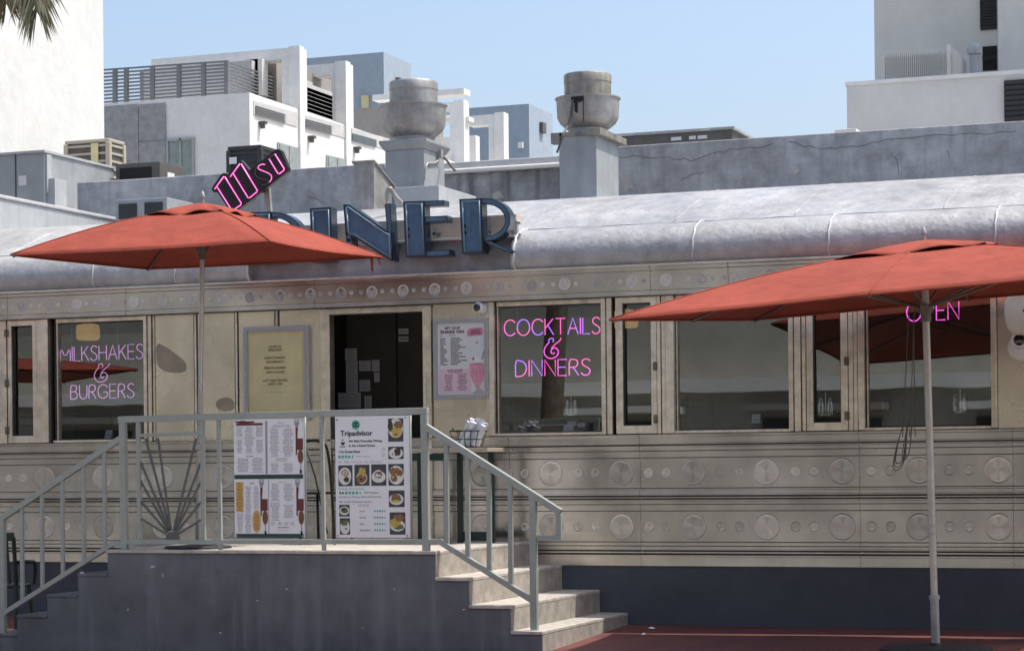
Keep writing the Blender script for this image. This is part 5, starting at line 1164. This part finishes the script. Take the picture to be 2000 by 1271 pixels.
# right building
t=thing('white_building',(9,18,0),'stepped off-white building with black louvred openings at the right edge','building')
YL=14.; xL=X(1654,200,YL); zL=Z(1654,161,YL); m=MB(); m.box(xL,xL+20,YL,YL+12,0,zL-.06); m.build('low_wing','cream_wall',t)
m=MB(); m.box(xL-.02,xL+20,YL-.02,YL+.3,zL-.06,zL); m.build('coping','white_wall',t)
YT=17.; xT=X(1708,100,YT); m=MB(); m.box(xT,xT+18,YT,YT+10,0,26); m.build('tower','cream_wall',t)
xP=X(1949,60,YT-.8); m=MB(); m.box(xP,xP+15,YT-.8,YT-.001,0,26); m.build('projection','cream_wall',t)
def louvered(a,b,c,d,Y,n):
    x0,x1,z1_,z0_=X(a,(c+d)/2,Y),X(b,(c+d)/2,Y),Z((a+b)/2,c,Y),Z((a+b)/2,d,Y); m=MB(); m.use('dark_void'); m.box(x0,x1,Y-.02,Y-.005,z0_,z1_); w=m.build('louvred_opening',None,t); g=MB()
    for k in range(n): z=z0_+(z1_-z0_)*(k+.5)/n; g.bar((x0,Y-.04,z),(x1,Y-.04,z),.07 if n<12 else .045,.02,(0,1,.5))
    g.build('louvre','louver_dark',w)
louvered(1915,1947,1,58,YT,10); louvered(1919.5,1947.5,91,138,YT,1); louvered(1962,2030,156,237,YL,8)
YK=YL+1.2; x0=X(1727,110,YK); x1=X(1857,95,YK); zt9=Z(1857,88,YK); m=MB()
m.box(x0,x1,YK,YK+.02,zL-.3,zt9-.12)
n=34
for k in range(n): x=x0+(x1-x0)*k/n; m.box(x,x+(x1-x0)/n*.5,YK-.04,YK-.001,zL-.3,zt9-.05)
m.box(x1-.06,x1,YK-.05,YK+1.5,zL-.3,zt9); m.build('slat_screen','cream_wall',t)
m=MB(); q=P(1903,100,YK); m.tube([(q.x,YK,zL-.3),(q.x,YK,q.z)],.07,12); m.lathe((q.x,YK,q.z-.05),[(.0,0),(.1,0),(.12,.08),(.08,.16),(0,.18)],14); m.build('vent_pipe','unit_grey',t,smooth=True,auto=50)
# ================================================================== PALM
YPm=-6.5; cr=P(-150,-190,YPm); sc=(P(1,0,YPm)-P(0,0,YPm)).length
pm=thing('palm_tree',(cr.x-.3,YPm,gz(-6,-6)-.3),'palm tree mostly out of frame with drooping fronds at the top left corner','tree')
m=MB(); m.tube([(cr.x-.3+.3*(i/12)**2,YPm,-.4+(cr.z+.4)*i/12) for i in range(13)],.17,12,True,.12); m.build('trunk','bark',pm,smooth=True)
def frond(pts,L0,name='frond',mt='frond',n=46,seed=0,wid=.016):
    r=random.Random(seed); q=smooth_pts(pts,3); m=MB(); m.tube(q,.018,6,True,.004)
    cl_=[0.]
    for k in range(len(q)-1): cl_.append(cl_[-1]+(q[k+1]-q[k]).length)
    qq=[]; k=0
    for i in range(61):
        d_=cl_[-1]*i/60
        while k<len(q)-2 and cl_[k+1]<d_: k+=1
        qq.append(q[k].lerp(q[k+1],(d_-cl_[k])/max(1e-6,cl_[k+1]-cl_[k])))
    q=qq; N=len(q)
    for i in range(n):
        f=.10+.9*i/(n-1); x=f*(N-1); k=min(N-2,int(x)); p=q[k].lerp(q[k+1],x-k); tn=(q[k+1]-q[k]).normalized()
        lat=tn.cross(Vector((0,-1,.25))).normalized(); ln=L0*(.30+.70*math.sin(math.pi*min(1,.12+f*.80)))*r.uniform(.85,1.1)
        for sd in (-1,1):
            d=(lat*sd*r.uniform(.28,.62)+tn*.75+Vector((0,r.uniform(-.3,.3),-.18))).normalized(); d2=(d*.8+Vector((0,0,-.38))+tn*.1).normalized()
            a=p; b=p+d*ln*.5; c=b+d2*ln*.5; wv=d.cross(Vector((r.uniform(-.4,.4),1,r.uniform(-.4,.4)))).normalized()*wid
            m.add([a-wv*.5,a+wv*.5,b+wv,b-wv,c],[(0,1,2,3),(3,2,4)])
    return m.build(name,mt,pm)
def pw(*l): return [P(x,y,YPm+dy) for x,y,dy in l]
frond(pw((-150,-190,0),(-80,-260,0),(0,-210,-.1),(40,-150,-.2),(62,-70,-.25),(72,22,-.25)),.52,'frond','frond',230,1,.0075)
frond(pw((-150,-190,0),(-110,-240,.2),(-50,-200,.3),(-12,-130,.35),(4,-60,.4),(12,5,.4)),.40,'frond','frond_dry',170,2,.0075)
for k,a in enumerate((150,175,205,232)):
    dx,dy=math.cos(math.radians(a)),math.sin(math.radians(a))
    if dx>.3 and dy<.5: dx*=.4
    frond([cr,cr+Vector((dx*.5,dy*.5,.55)),cr+Vector((dx*1.2,dy*1.2,.45)),cr+Vector((dx*1.7,dy*1.7,-.2)),cr+Vector((dx*1.9,dy*1.9,-1.))],.4,'frond','frond',30,10+k)
